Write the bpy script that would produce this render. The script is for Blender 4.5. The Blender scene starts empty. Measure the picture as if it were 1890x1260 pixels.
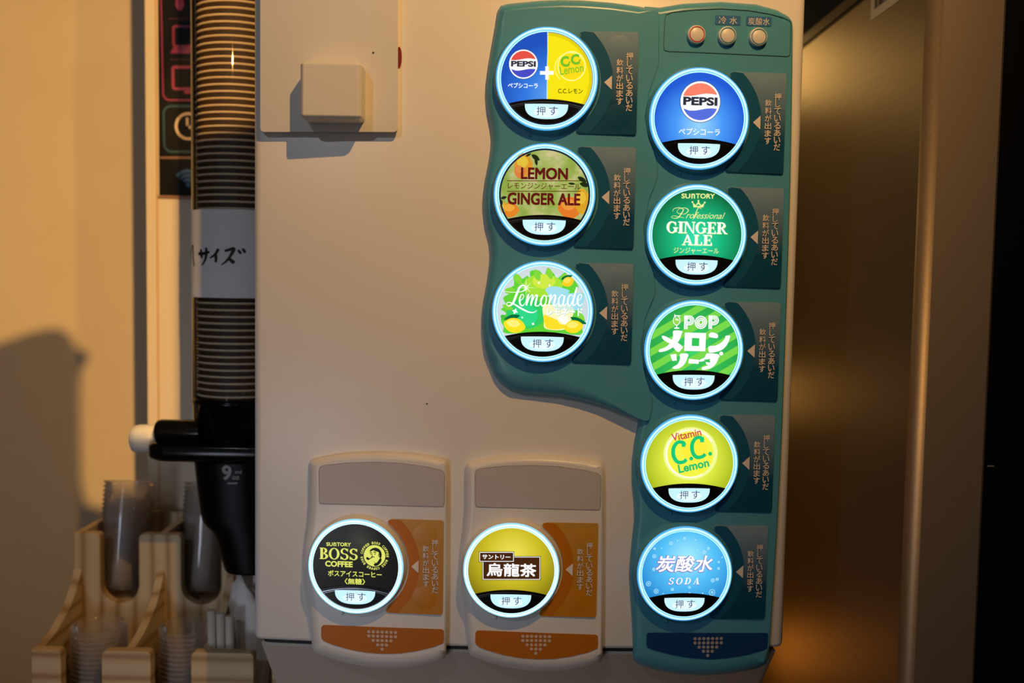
import bpy, math, random
from mathutils import Vector, Matrix
from mathutils.geometry import tessellate_polygon
R = math.radians
random.seed(7)
SC = bpy.context.scene
COL = SC.collection

# ------------------------------------------------------------------ camera
FPX = 1800.0                    # focal length in pixels of the 1890 px wide frame
CAMZ = 1.5
CAMP = Vector((0.0, -0.8, CAMZ))
PITCH, ROLL = math.atan(116 / FPX), R(0.95)
fwd = Vector((0, math.cos(PITCH), -math.sin(PITCH)))
r0, u0 = Vector((1, 0, 0)), Vector((0, math.sin(PITCH), math.cos(PITCH)))
CR = r0 * math.cos(ROLL) + u0 * math.sin(ROLL)
CU = u0 * math.cos(ROLL) - r0 * math.sin(ROLL)
cd = bpy.data.cameras.new('camera')
cam = bpy.data.objects.new('camera', cd); COL.objects.link(cam)
cd.sensor_width = 36.0; cd.lens = FPX / 1890 * 36.0; cd.clip_start = 0.01
cd.dof.use_dof = True; cd.dof.focus_distance = 0.79; cd.dof.aperture_fstop = 4.4
m3 = Matrix((CR, CU, -fwd)).transposed()
cam.matrix_world = Matrix.Translation(CAMP) @ m3.to_4x4()
SC.camera = cam

# ------------------------------------------------------------------ light
SC.view_settings.view_transform = 'Standard'; SC.view_settings.look = 'None'
SC.view_settings.exposure = 0.0; SC.view_settings.gamma = 1.0; SC.view_settings.use_curve_mapping = False
W = bpy.data.worlds.new('room_air'); SC.world = W; W.use_nodes = True
W.node_tree.nodes['Background'].inputs[0].default_value = (0.88, 0.90, 1.0, 1)
W.node_tree.nodes['Background'].inputs[1].default_value = 0.165

def lamp(name, kind, loc, power, col, aim=None, radius=0.03, spot=None, blend=0.5):
    d = bpy.data.lights.new(name, kind); d.energy = power; d.color = col
    d.shadow_soft_size = radius
    if kind == 'SPOT': d.spot_size = R(spot); d.spot_blend = blend
    o = bpy.data.objects.new(name, d); COL.objects.link(o); o.location = loc
    if aim is not None:
        o.rotation_euler = (Vector(aim) - Vector(loc)).to_track_quat('-Z', 'Y').to_euler()
    return o
LW = Vector((0.525, -1.87, CAMZ + 0.60))
lamp('warm_track_spotlight', 'SPOT', (0.18, -0.60, CAMZ + 0.68), 19.5, (1.0, 0.55, 0.17), aim=(-0.01, 0.05, CAMZ + 0.22), radius=0.008, spot=84, blend=1.0)
lamp('cool_ceiling_downlight', 'SPOT', (-0.85, -2.0, CAMZ + 1.15), 14.0, (0.84, 0.89, 1.0), aim=(0, 0, CAMZ - 0.1), radius=0.02, spot=60)
lamp('wall_washer_spotlight', 'SPOT', LW, 240.0, (1.0, 0.56, 0.17), aim=(-0.60, 0.7, CAMZ + 0.02), radius=0.006, spot=24, blend=0.3)
lamp('cup_tube_spotlight', 'SPOT', (-0.262, -0.60, CAMZ + 0.36), 20.0, (1.0, 0.55, 0.14), aim=(-0.296, 0.145, CAMZ + 0.225), radius=0.006, spot=13.5, blend=0.25)
lamp('steel_side_fill', 'POINT', (0.285, 0.60, CAMZ + 0.30), 0.30, (1.0, 0.60, 0.18), radius=0.05)  # three added lamps hidden behind the dispenser, brightening the refrigerator's steel side
lamp('steel_side_fill', 'POINT', (0.275, 0.62, CAMZ - 0.16), 0.06, (1.0, 0.50, 0.12), radius=0.04)
lamp('steel_side_fill', 'POINT', (0.270, 0.56, CAMZ - 0.52), 0.09, (1.0, 0.32, 0.035), radius=0.04)
lamp('low_cool_fill', 'SPOT', (-0.75, -1.6, CAMZ - 0.55), 15.0, (0.76, 0.83, 1.0), aim=(-0.23, 0.0, CAMZ - 0.33), radius=0.2, spot=27, blend=1.0)  # added cool fill without a known source, brightens the lower door
lamp('small_warm_lamp', 'POINT', (-0.142, -0.93, CAMZ + 0.068), 0.22, (1.0, 0.66, 0.28), radius=0.03)
SC.cycles.transparent_max_bounces = 64

# ------------------------------------------------------------------ pixel -> place
def ray(px, py):
    return (fwd + CR * ((px - 945) / FPX) - CU * ((py - 630) / FPX))
def at(px, py, Y):                      # a point of the vertical plane y = Y
    d = ray(px, py); t = (Y - CAMP.y) / d.y
    return CAMP + d * t
BR, BX = 2.35, 0.004                    # the dispenser's door bows outward: radius, axis
def bow(u): return (u - BX) ** 2 / (2 * BR)
def face(px, py, h=0.0):                # a point of the bowed door, h in front of it
    Y = -h
    for _ in range(6):
        p = at(px, py, Y); Y = bow(p.x) - h
    return p
def on_face(x, z, h=0.0): return Vector((x, bow(x) - h, z))

# ------------------------------------------------------------------ materials
def lin(c):
    return tuple(((v / 255) / 12.92 if v / 255 <= 0.04045 else ((v / 255 + 0.055) / 1.055) ** 2.4) for v in c)
_M = {}
def mat(name, base=(0.5, 0.5, 0.5), rough=0.4, metal=0.0, emit=None, es=1.0, spec=0.5, coat=0.0):
    if name in _M: return _M[name]
    m = bpy.data.materials.new(name); m.use_nodes = True; _M[name] = m
    b = m.node_tree.nodes['Principled BSDF']
    b.inputs['Base Color'].default_value = (*base, 1); b.inputs['Roughness'].default_value = rough
    b.inputs['Metallic'].default_value = metal; b.inputs['Specular IOR Level'].default_value = spec
    if coat: b.inputs['Coat Weight'].default_value = coat; b.inputs['Coat Roughness'].default_value = 0.08
    if emit is not None:
        b.inputs['Emission Color'].default_value = (*emit, 1); b.inputs['Emission Strength'].default_value = es
    return m
def glow(rgb, es=1.0):                  # a backlit printed colour, sRGB 0-255
    c = lin(rgb)
    return mat('backlit_%d_%d_%d_%d' % (*rgb, int(es * 100)), tuple(v * 0.12 for v in c), 0.3, emit=c, es=es, spec=0.12)
def nodes_of(name, rough=0.4, metal=0.0):
    m = mat(name, (0.5, 0.5, 0.5), rough, metal); nt = m.node_tree
    return m, nt, nt.nodes['Principled BSDF']
def ramp(nt, stops, interp='LINEAR'):
    r = nt.nodes.new('ShaderNodeValToRGB'); r.color_ramp.interpolation = interp
    while len(r.color_ramp.elements) < len(stops): r.color_ramp.elements.new(0.5)
    for e, (p, c) in zip(r.color_ramp.elements, stops): e.position = p; e.color = (*c, 1)
    return r
def noisy(name, c0, c1, rough, scale, metal=0.0, stretch=(1, 1, 1), bump=0.0, detail=4.0, spec=0.5):
    m, nt, b = nodes_of(name, rough, metal); b.inputs['Specular IOR Level'].default_value = spec
    tc = nt.nodes.new('ShaderNodeTexCoord'); mp = nt.nodes.new('ShaderNodeMapping'); mp.inputs['Scale'].default_value = stretch
    n = nt.nodes.new('ShaderNodeTexNoise'); n.inputs['Scale'].default_value = scale; n.inputs['Detail'].default_value = detail
    nt.links.new(tc.outputs['Object'], mp.inputs[0]); nt.links.new(mp.outputs[0], n.inputs['Vector'])
    r = ramp(nt, [(0.3, c0), (0.7, c1)]); nt.links.new(n.outputs['Fac'], r.inputs[0]); nt.links.new(r.outputs[0], b.inputs['Base Color'])
    if bump:
        bp = nt.nodes.new('ShaderNodeBump'); bp.inputs['Strength'].default_value = bump; bp.inputs['Distance'].default_value = 0.001
        nt.links.new(n.outputs['Fac'], bp.inputs['Height']); nt.links.new(bp.outputs[0], b.inputs['Normal'])
    return m
def wood(name, axis):
    m, nt, b = nodes_of(name, 0.5)
    tc = nt.nodes.new('ShaderNodeTexCoord'); mp = nt.nodes.new('ShaderNodeMapping')
    mp.inputs['Scale'].default_value = (1.0, 1.0, 0.12) if axis == 'z' else ((0.1, 1, 1) if axis == 'x' else (1, 0.1, 1))
    w = nt.nodes.new('ShaderNodeTexWave'); w.wave_type = 'BANDS'; w.bands_direction = 'X' if axis == 'z' else 'Z'
    w.inputs['Scale'].default_value = 17; w.inputs['Distortion'].default_value = 9.0; w.inputs['Detail'].default_value = 2.0; w.inputs['Detail Scale'].default_value = 0.45
    nt.links.new(tc.outputs['Object'], mp.inputs[0]); nt.links.new(mp.outputs[0], w.inputs['Vector'])
    r = ramp(nt, [(0.0, (0.64, 0.50, 0.30)), (0.6, (0.59, 0.445, 0.25)), (0.88, (0.49, 0.335, 0.165)), (1.0, (0.38, 0.24, 0.105))])
    nt.links.new(w.outputs['Fac'], r.inputs[0]); nt.links.new(r.outputs[0], b.inputs['Base Color'])
    return m
def clear(name, tint, gl=0.12, haze=0.0, hazec=(0.8, 0.8, 0.8), ior=1.45):
    m = bpy.data.materials.new(name); m.use_nodes = True; nt = m.node_tree; _M[name] = m
    for n in list(nt.nodes): nt.nodes.remove(n)
    out = nt.nodes.new('ShaderNodeOutputMaterial'); tr = nt.nodes.new('ShaderNodeBsdfTransparent'); tr.inputs[0].default_value = (*tint, 1)
    g = nt.nodes.new('ShaderNodeBsdfGlossy'); g.inputs['Roughness'].default_value = 0.035; g.inputs[0].default_value = (1, 1, 1, 1)
    fr = nt.nodes.new('ShaderNodeFresnel'); fr.inputs[0].default_value = ior
    mx = nt.nodes.new('ShaderNodeMixShader'); nt.links.new(fr.outputs[0], mx.inputs[0]); nt.links.new(tr.outputs[0], mx.inputs[1]); nt.links.new(g.outputs[0], mx.inputs[2])
    last = mx
    if haze:
        df = nt.nodes.new('ShaderNodeBsdfDiffuse'); df.inputs[0].default_value = (*hazec, 1)
        m2 = nt.nodes.new('ShaderNodeMixShader'); m2.inputs[0].default_value = haze
        nt.links.new(mx.outputs[0], m2.inputs[1]); nt.links.new(df.outputs[0], m2.inputs[2]); last = m2
    nt.links.new(last.outputs[0], out.inputs[0])
    return m
def radial(name, c0, c1, centre, radius, es=1.0, mid=None, blot=None):   # a backlit disc, brightest over its lamp
    m, nt, b = nodes_of(name, 0.22); b.inputs['Base Color'].default_value = (0.012, 0.012, 0.012, 1); b.inputs['Specular IOR Level'].default_value = 0.12
    tc = nt.nodes.new('ShaderNodeTexCoord'); s = nt.nodes.new('ShaderNodeVectorMath'); s.operation = 'SUBTRACT'; s.inputs[1].default_value = centre
    l = nt.nodes.new('ShaderNodeVectorMath'); l.operation = 'LENGTH'; d = nt.nodes.new('ShaderNodeMath'); d.operation = 'DIVIDE'; d.inputs[1].default_value = radius
    nt.links.new(tc.outputs['Object'], s.inputs[0]); nt.links.new(s.outputs[0], l.inputs[0]); nt.links.new(l.outputs['Value'], d.inputs[0])
    r = ramp(nt, [(0, lin(c0)), (0.5, lin(mid or tuple((x + y) / 2 for x, y in zip(c0, c1)))), (1, lin(c1))]); nt.links.new(d.outputs[0], r.inputs[0])
    src = r.outputs[0]
    if blot:
        n = nt.nodes.new('ShaderNodeTexNoise'); n.inputs['Scale'].default_value = 90; n.inputs['Detail'].default_value = 4
        nt.links.new(tc.outputs['Object'], n.inputs['Vector']); rr = ramp(nt, [(0.35, lin(c1)), (0.5, lin(c0)), (0.68, lin(blot))])
        nt.links.new(n.outputs['Fac'], rr.inputs[0]); src = rr.outputs[0]
    nt.links.new(src, b.inputs['Emission Color']); b.inputs['Emission Strength'].default_value = es
    return m
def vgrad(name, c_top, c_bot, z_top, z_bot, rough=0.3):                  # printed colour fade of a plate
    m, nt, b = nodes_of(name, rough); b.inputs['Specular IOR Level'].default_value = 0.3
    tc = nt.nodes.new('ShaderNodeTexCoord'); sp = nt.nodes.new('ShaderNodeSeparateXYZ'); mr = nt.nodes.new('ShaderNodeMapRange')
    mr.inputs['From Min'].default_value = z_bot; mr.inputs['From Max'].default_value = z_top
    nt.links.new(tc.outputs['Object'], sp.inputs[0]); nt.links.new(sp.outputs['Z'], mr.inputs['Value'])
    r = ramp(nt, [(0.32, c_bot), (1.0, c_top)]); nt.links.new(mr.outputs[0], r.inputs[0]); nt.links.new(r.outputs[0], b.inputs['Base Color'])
    return m

# ------------------------------------------------------------------ mesh builder
class MB:
    def __init__(self): self.v, self.f, self.mi, self.sm, self.mats = [], [], [], [], []
    def slot(self, m):
        if m not in self.mats: self.mats.append(m)
        return self.mats.index(m)
    def add(self, vs, fs, m, smooth=False):
        k = len(self.v); s = self.slot(m)
        self.v += [Vector(p) for p in vs]
        for f in fs: self.f.append([i + k for i in f]); self.mi.append(s); self.sm.append(smooth)
    def box(self, p0, p1, m):
        x0, y0, z0 = p0; x1, y1, z1 = p1
        self.add([(x0, y0, z0), (x1, y0, z0), (x1, y1, z0), (x0, y1, z0), (x0, y0, z1), (x1, y0, z1), (x1, y1, z1), (x0, y1, z1)],
                 [(0, 3, 2, 1), (4, 5, 6, 7), (0, 1, 5, 4), (1, 2, 6, 5), (2, 3, 7, 6), (3, 0, 4, 7)], m)
    def rbox(self, p0, p1, r, m):                    # box with chamfered edges
        x0, y0, z0 = p0; x1, y1, z1 = p1
        rings = []
        def ring(z, i):
            a, b, c, d = x0 + i, x1 - i, y0 + i, y1 - i; q = r
            return [(a + q, c, z), (b - q, c, z), (b, c + q, z), (b, d - q, z), (b - q, d, z), (a + q, d, z), (a, d - q, z), (a, c + q, z)]
        for z, i in ((z0, r), (z0 + r, 0), (z1 - r, 0), (z1, r)): rings.append(ring(z, i))
        self.loft(rings, m, cap=True)
    def loft(self, rings, m, cap=False, closed=True, smooth=False):
        n = len(rings[0]); vs = [p for r in rings for p in r]; fs = []
        for i in range(len(rings) - 1):
            for j in range(n if closed else n - 1):
                k = (j + 1) % n; fs.append((i * n + j, i * n + k, (i + 1) * n + k, (i + 1) * n + j))
        self.add(vs, fs, m, smooth)
        if cap:
            self.add(rings[0], [tuple(range(n))[::-1]], m); self.add(rings[-1], [tuple(range(n))], m)
    def poly(self, pts3, m):                         # one flat polygon, any outline
        t = tessellate_polygon([[Vector(p) for p in pts3]])
        self.add(pts3, [tuple(x) for x in t], m)
    def prism(self, front, back, m, smooth=False):   # outline front and outline back, joined
        n = len(front)
        self.poly(front, m); self.poly(back, m)
        self.add(list(front) + list(back), [(i, (i + 1) % n, n + (i + 1) % n, n + i) for i in range(n)], m, smooth)
    def lathe(self, c, prof, m, n=48, axis=Vector((0, 0, 1)), smooth=True, cap=False):
        axis = Vector(axis).normalized(); a = axis.orthogonal().normalized(); b = axis.cross(a); c = Vector(c)
        rings = [[c + axis * h + (a * math.cos(2 * math.pi * i / n) + b * math.sin(2 * math.pi * i / n)) * r for i in range(n)] for r, h in prof]
        self.loft(rings, m, cap=cap, smooth=smooth)
    def tube(self, pts, r, m, n=8, smooth=True):
        pts = [Vector(p) for p in pts]; rings = []
        for i, p in enumerate(pts):
            d = (pts[min(i + 1, len(pts) - 1)] - pts[max(i - 1, 0)]).normalized()
            a = d.cross(Vector((0, 1, 0.01))).normalized(); b = d.cross(a)
            rr = r[i] if isinstance(r, (list, tuple)) else r
            rings.append([p + (a * math.cos(2 * math.pi * k / n) + b * math.sin(2 * math.pi * k / n)) * rr for k in range(n)])
        self.loft(rings, m, cap=True, smooth=smooth)
    def build(self, name, parent=None, label=None, bevel=0, fix=True):
        o0 = base_of(parent)
        me = bpy.data.meshes.new(name)
        me.from_pydata([p - o0 for p in self.v], [], self.f)
        for m in self.mats: me.materials.append(m)
        for p, i, s in zip(me.polygons, self.mi, self.sm): p.material_index = i; p.use_smooth = s
        if fix:
            import bmesh
            bm = bmesh.new(); bm.from_mesh(me); bmesh.ops.remove_doubles(bm, verts=bm.verts, dist=1e-6)
            bmesh.ops.recalc_face_normals(bm, faces=bm.faces); bm.to_mesh(me); bm.free()
        o = bpy.data.objects.new(name, me); COL.objects.link(o)
        if parent: o.parent = parent
        if label: o['label'] = label
        if bevel:
            bv = o.modifiers.new('edge', 'BEVEL'); bv.width = bevel; bv.segments = 3; bv.limit_method = 'ANGLE'; bv.angle_limit = R(35)
        return o
def base_of(o):
    v = Vector((0, 0, 0))
    while o is not None: v += o.location; o = o.parent
    return v
def thing(name, loc, label, cat, group=None):
    o = bpy.data.objects.new(name, None); COL.objects.link(o); o.location = loc; o.empty_display_size = 0.02
    return tag(o, label, cat, group)
def tag(o, label, cat, group=None):
    o['label'] = label; o['category'] = cat
    if group: o['group'] = group
    return o
def struct(mb, name):
    o = mb.build(name); o['kind'] = 'structure'; return o
def spline(pts, k=6, closed=False):                  # Catmull-Rom through points
    n = len(pts); out = []
    for i in range(n if closed else n - 1):
        def g(j): return pts[j % n] if closed else pts[max(0, min(n - 1, j))]
        p0, p1, p2, p3 = g(i - 1), g(i), g(i + 1), g(i + 2)
        for s in range(k):
            t = s / k
            out.append(tuple(0.5 * (2 * b + (c - a) * t + (2 * a - 5 * b + 4 * c - d) * t * t + (3 * b - a - 3 * c + d) * t ** 3) for a, b, c, d in zip(p0, p1, p2, p3)))
    if not closed: out.append(tuple(pts[-1]))
    return out
def inset2(pts, d):                                  # inset of a closed 2D outline given clockwise on screen (y down); d may be per point
    n = len(pts); out = []
    area = sum(pts[i][0] * pts[(i + 1) % n][1] - pts[(i + 1) % n][0] * pts[i][1] for i in range(n))
    sg = 1 if area > 0 else -1
    for i in range(n):
        a, b, c = Vector(pts[i - 1][:2]), Vector(pts[i][:2]), Vector(pts[(i + 1) % n][:2])
        e1, e2 = (b - a).normalized(), (c - b).normalized()
        n1, n2 = Vector((-e1.y, e1.x)) * sg, Vector((-e2.y, e2.x)) * sg
        nn = (n1 + n2); nn = nn.normalized() if nn.length > 1e-6 else n1
        q = max(0.5, nn.dot(n1)); dd = d[i] if isinstance(d, (list, tuple)) else d
        out.append(tuple(b + nn * (dd / q)))
    for _ in range(12):                              # close up edges that turned round at tight corners
        bad = False
        for i in range(n):
            j = (i + 1) % n
            ex, ey = pts[j][0] - pts[i][0], pts[j][1] - pts[i][1]; fx, fy = out[j][0] - out[i][0], out[j][1] - out[i][1]
            if ex * fx + ey * fy < -1e-9:
                mid = ((out[i][0] + out[j][0]) / 2, (out[i][1] + out[j][1]) / 2); out[i] = mid; out[j] = mid; bad = True
        if not bad: break
    return out
def rrect(x0, y0, x1, y1, r, k=5):
    out = []
    for cx, cy, a0 in ((x1 - r, y0 + r, -90), (x1 - r, y1 - r, 0), (x0 + r, y1 - r, 90), (x0 + r, y0 + r, 180)):
        for i in range(k + 1):
            a = R(a0 + 90 * i / k); out.append((cx + r * math.cos(a), cy + r * math.sin(a)))
    return out

# ------------------------------------------------------------------ lettering
_T = {}
def letters(s, off=0.0):                             # outline lettering as 2D mesh, bounding box centred at 0, size 1 x 1
    k = (s, off)
    if k in _T: return _T[k]
    c = bpy.data.curves.new('lettering', 'FONT'); c.body = s; c.offset = off; c.resolution_u = 3
    o = bpy.data.objects.new('lettering', c); COL.objects.link(o)
    dg = bpy.context.evaluated_depsgraph_get(); dg.update()
    e = o.evaluated_get(dg); m = e.to_mesh()
    vs = [(v.co.x, v.co.y) for v in m.vertices]; fs = [tuple(p.vertices) for p in m.polygons]
    e.to_mesh_clear(); bpy.data.objects.remove(o); bpy.data.curves.remove(c)
    _T[k] = norm(vs, fs); return _T[k]
def norm(vs, fs):
    x0, x1 = min(v[0] for v in vs), max(v[0] for v in vs); y0, y1 = min(v[1] for v in vs), max(v[1] for v in vs)
    return [((x - x0) / (x1 - x0) - 0.5, (y - y0) / (y1 - y0) - 0.5) for x, y in vs], fs
def shp_rect(x0, y0, x1, y1): return [(x0, y0), (x1, y0), (x1, y1), (x0, y1)], [(0, 1, 2, 3)]
def shp_poly(pts):
    t = tessellate_polygon([[Vector((x, y, 0)) for x, y in pts]]); return list(pts), [tuple(f) for f in t]
def shp_ring(cx, cy, rx, ry, tx, ty, a0=0, a1=360, n=28):
    vs, fs = [], []
    for i in range(n + 1):
        a = R(a0 + (a1 - a0) * i / n); c, s = math.cos(a), math.sin(a)
        vs += [(cx + rx * c, cy + ry * s), (cx + (rx - tx) * c, cy + (ry - ty) * s)]
    for i in range(n): fs.append((2 * i, 2 * i + 1, 2 * i + 3, 2 * i + 2))
    return vs, fs
def shp_disc(cx, cy, rx, ry=None, n=32):
    ry = ry or rx
    return [(cx + rx * math.cos(2 * math.pi * i / n), cy + ry * math.sin(2 * math.pi * i / n)) for i in range(n)], [tuple(range(n))]
def shp_stroke(pts, w, k=6):                         # brush stroke along a spline, width per point
    ps = spline([(p[0], p[1], (w[i] if isinstance(w, (list, tuple)) else w)) for i, p in enumerate(pts)], k)
    vs, fs = [], []
    for i, p in enumerate(ps):
        a, b = ps[max(0, i - 1)], ps[min(len(ps) - 1, i + 1)]
        d = Vector((b[0] - a[0], b[1] - a[1])); d = d.normalized() if d.length > 1e-9 else Vector((1, 0)); nx, ny = -d.y, d.x
        vs += [(p[0] + nx * p[2] / 2, p[1] + ny * p[2] / 2), (p[0] - nx * p[2] / 2, p[1] - ny * p[2] / 2)]
    for i in range(len(ps) - 1): fs.append((2 * i, 2 * i + 1, 2 * i + 3, 2 * i + 2))
    return vs, fs
SER = {
 'B': (0.74, [('r', .06, 0, .42, .06), ('r', .06, .94, .42, 1), ('r', .12, 0, .33, 1), ('g', .36, .75, .31, .25, .2, .07, -90, 90), ('g', .36, .26, .38, .26, .21, .07, -90, 90)]),
 'O': (0.86, [('g', .43, .5, .43, .51, .2, .07, 0, 360)]),
 'S': (0.68, [('g', .34, .74, .31, .27, .17, .08, 15, 270), ('g', .34, .27, .33, .28, .18, .08, -165, 90), ('r', .56, .72, .62, .98), ('r', .03, .03, .09, .3)]),
 'G': (0.9, [('g', .43, .5, .43, .51, .2, .07, 42, 318), ('r', .62, .1, .82, .48), ('r', .52, .42, .92, .49), ('r', .68, .66, .74, .96)]),
 'I': (0.42, [('r', .1, 0, .32, 1), ('r', 0, 0, .42, .07), ('r', 0, .93, .42, 1)]),
 'N': (0.92, [('r', .1, 0, .17, 1), ('r', .75, 0, .82, 1), ('p', .06, 1, .3, 1, .82, 0, .7, 0), ('r', 0, 0, .28, .06), ('r', 0, .94, .26, 1), ('r', .64, .94, .92, 1)]),
 'E': (0.74, [('r', .1, 0, .32, 1), ('r', 0, 0, .7, .07), ('r', 0, .93, .68, 1), ('r', .3, .47, .56, .54), ('r', .62, 0, .7, .26), ('r', .6, .74, .68, 1), ('r', .5, .37, .56, .64)]),
 'R': (0.86, [('r', .1, 0, .32, 1), ('r', 0, 0, .42, .07), ('r', 0, .93, .4, 1), ('g', .38, .74, .34, .26, .2, .07, -90, 90), ('p', .32, .5, .5, .5, .8, .06, .88, .06, .88, 0, .62, 0)]),
 'L': (0.7, [('r', .1, 0, .32, 1), ('r', 0, 0, .66, .07), ('r', 0, .93, .42, 1), ('r', .58, 0, .66, .32)]),
 'A': (0.9, [('p', .1, .03, .17, .03, .47, .92, .4, 1), ('p', .36, 1, .5, 1, .82, .03, .6, .03), ('r', .24, .28, .66, .35), ('r', 0, 0, .3, .06), ('r', .5, 0, .92, .06)]),
 'D': (0.84, [('r', .1, 0, .31, 1), ('r', 0, 0, .36, .07), ('r', 0, .93, .36, 1), ('g', .34, .5, .48, .5, .2, .07, -90, 90)]),
 '9': (0.66, [('g', .32, .68, .31, .32, .16, .06, 0, 360), ('g', .3, .45, .33, .45, .17, .07, -110, 40), ('d', .16, .1, .1)]),
}
def serif(s, gap=0.08):
    k = ('serif', s, gap)
    if k in _T: return _T[k]
    x, vs, fs = 0.0, [], []
    for ch in s:
        if ch == ' ': x += 0.35; continue
        w, parts = SER[ch]
        for p in parts:
            if p[0] == 'r': a, b = shp_rect(*p[1:])
            elif p[0] == 'g': a, b = shp_ring(*p[1:])
            elif p[0] == 'd': a, b = shp_disc(*p[1:])
            else: a, b = shp_poly([(p[i], p[i + 1]) for i in range(1, len(p), 2)])
            q = len(vs); vs += [(u + x, v) for u, v in a]; fs += [tuple(i + q for i in f) for f in b]
        x += w + gap
    _T[k] = norm(vs, fs); return _T[k]

class Art:
    """Flat printing on a tangent frame of the door; zoom coordinates (zx, zy) are measured on the photograph."""
    def __init__(self, org, ax, ay, nn, unit, cx, cy, ox, oy, sc):
        self.org, self.ax, self.ay, self.nn, self.unit = org, ax, ay, nn, unit
        self.cx, self.cy, self.ox, self.oy, self.sc = cx, cy, ox, oy, sc
        self.mb = MB(); self.k = 0
    def loc(self, zx, zy):
        x, y = zx / self.sc + self.ox - self.cx, -(zy / self.sc + self.oy - self.cy)
        c, s = math.cos(ROLL), math.sin(ROLL)
        return (x * c - y * s), (x * s + y * c)
    def p3(self, a, b, h): return self.org + self.ax * (a * self.unit) + self.ay * (b * self.unit) + self.nn * h
    def put(self, shape, m, h):                      # shape in button pixels
        vs, fs = shape; self.mb.add([self.p3(x, y, h) for x, y in vs], fs, m)
    def zshape(self, shape, m, h):                   # shape in zoom coordinates
        vs, fs = shape; self.mb.add([self.p3(*self.loc(x, y), h) for x, y in vs], fs, m)
    def text(self, s, zx, zy, zw, zh, m, h, off=0.0, shear=0.0, rot=0.0, ser=False, gap=0.08, bold=0.0):
        if bold:
            for dx, dy in ((-1, -1), (1, -1), (-1, 1), (1, 1)): self.text(s, zx + dx * bold, zy + dy * bold, zw - 2 * bold, zh - 2 * bold, m, h, off, shear, rot, ser, gap)
            return
        vs, fs = serif(s, gap) if ser else letters(s, off)
        a, b = self.loc(zx, zy); w, hh = zw / self.sc, zh / self.sc; c, sn = math.cos(R(rot)), math.sin(R(rot))
        pts = []
        for x, y in vs:
            X, Y = x * w + y * hh * shear, y * hh
            pts.append(self.p3(a + X * c - Y * sn, b + X * sn + Y * c, h))
        self.mb.add(pts, fs, m)
def unicase(a, zx, zy, zw, zh, m, h, off):          # the maker's name with its tall round n
    for s, x0, x1 in (('SU', 0.0, 0.265), ('n', 0.295, 0.405), ('TORY', 0.425, 1.0)):
        a.text(s, zx + ((x0 + x1) / 2 - 0.5) * zw, zy, (x1 - x0) * zw, zh, m, h, off=off)
def frame(px, py, h):
    p = face(px, py, h); u = p.x - BX; sl = u / BR
    ax = Vector((1, sl, 0)).normalized(); nn = Vector((sl, -1, 0)).normalized(); ay = Vector((0, 0, 1))
    return p, ax, ay, nn, (p - CAMP).dot(fwd) / FPX

# ------------------------------------------------------------------ plain materials
WARMW = (0.82, 0.79, 0.755)
m_white = mat('white_enamel', WARMW, 0.32, spec=0.45)
m_white2 = mat('white_plastic', (0.80, 0.775, 0.745), 0.35)
m_under = mat('grey_beige_plastic', (0.62, 0.58, 0.52), 0.5)
m_grey = mat('grey_window_film', (0.56, 0.52, 0.525), 0.45)
m_dark = mat('dark_gap', (0.02, 0.02, 0.02), 0.7)
m_teal = mat('teal_plastic', (0.085, 0.35, 0.51), 0.30)
m_teald = mat('dark_teal_line', (0.02, 0.08, 0.09), 0.5)
m_black = mat('gloss_black', (0.006, 0.006, 0.008), 0.14, coat=0.4)
m_blackp = mat('black_plastic', (0.003, 0.003, 0.003), 0.16, spec=0.2)
m_chrome = mat('chrome_line', (0.75, 0.78, 0.85), 0.15, 1.0)
m_print = mat('pale_print', (0.86, 0.78, 0.72), 0.5)
m_printd = mat('dark_print_edge', (0.01, 0.04, 0.06), 0.5)
m_navy = mat('navy_print', (0.01, 0.015, 0.06), 0.5)
m_bluep = mat('blue_print', (0.015, 0.15, 0.42), 0.45)
m_blue_film = mat('deep_blue_film', (0.008, 0.055, 0.20), 0.35)
m_orange = mat('orange_film', (0.52, 0.155, 0.006), 0.4, spec=0.2)
m_paper = mat('white_paper', (0.80, 0.80, 0.83), 0.8)
m_ink = mat('black_ink', (0.008, 0.008, 0.008), 0.6)
m_red = mat('red_mark', (0.22, 0.01, 0.01), 0.5)

# ------------------------------------------------------------------ the room
FLOOR = 0.0; TOPZ = at(300, 1450, 0.2).z        # worktop under the frame
YL, YP = 0.75, 0.352                             # left wall, raised pale wall panel
m_wall = noisy('cream_wall', (0.72, 0.60, 0.42), (0.75, 0.63, 0.45), 0.75, 12)
m_panel = noisy('cream_panel', (0.74, 0.64, 0.48), (0.76, 0.66, 0.50), 0.6, 9, stretch=(1, 1, 0.2))
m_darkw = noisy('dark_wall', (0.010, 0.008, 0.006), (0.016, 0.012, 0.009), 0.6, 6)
XP0, XP1 = at(271, 500, YP).x, 0.20
b = MB(); b.box((-3.2, YL, 0), (XP1, YL + 0.1, 2.9), m_wall); struct(b, 'wall_back')
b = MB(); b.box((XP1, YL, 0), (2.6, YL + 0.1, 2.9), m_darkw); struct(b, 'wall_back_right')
b = MB(); b.box((XP0, YP, 0.0), (-0.224, YL, 2.9), m_panel)
xg = at(291, 500, YP).x; b.box((xg - 0.0012, YP - 0.0004, 0.0), (xg + 0.0012, YP, 2.9), mat('panel_joint', (0.62, 0.42, 0.2), 0.6))
struct(b, 'trim_1')
b = MB(); b.box((-3.2, -4.2, -0.1), (2.6, YL + 0.1, 0.0), noisy('floor_stone', (0.16, 0.13, 0.10), (0.2, 0.165, 0.13), 0.5, 8)); struct(b, 'floor')
b = MB(); b.box((-3.2, -4.2, 2.9), (2.6, YL + 0.1, 3.0), mat('ceiling_paint', (0.42, 0.36, 0.28), 0.8)); struct(b, 'ceiling')
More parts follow.
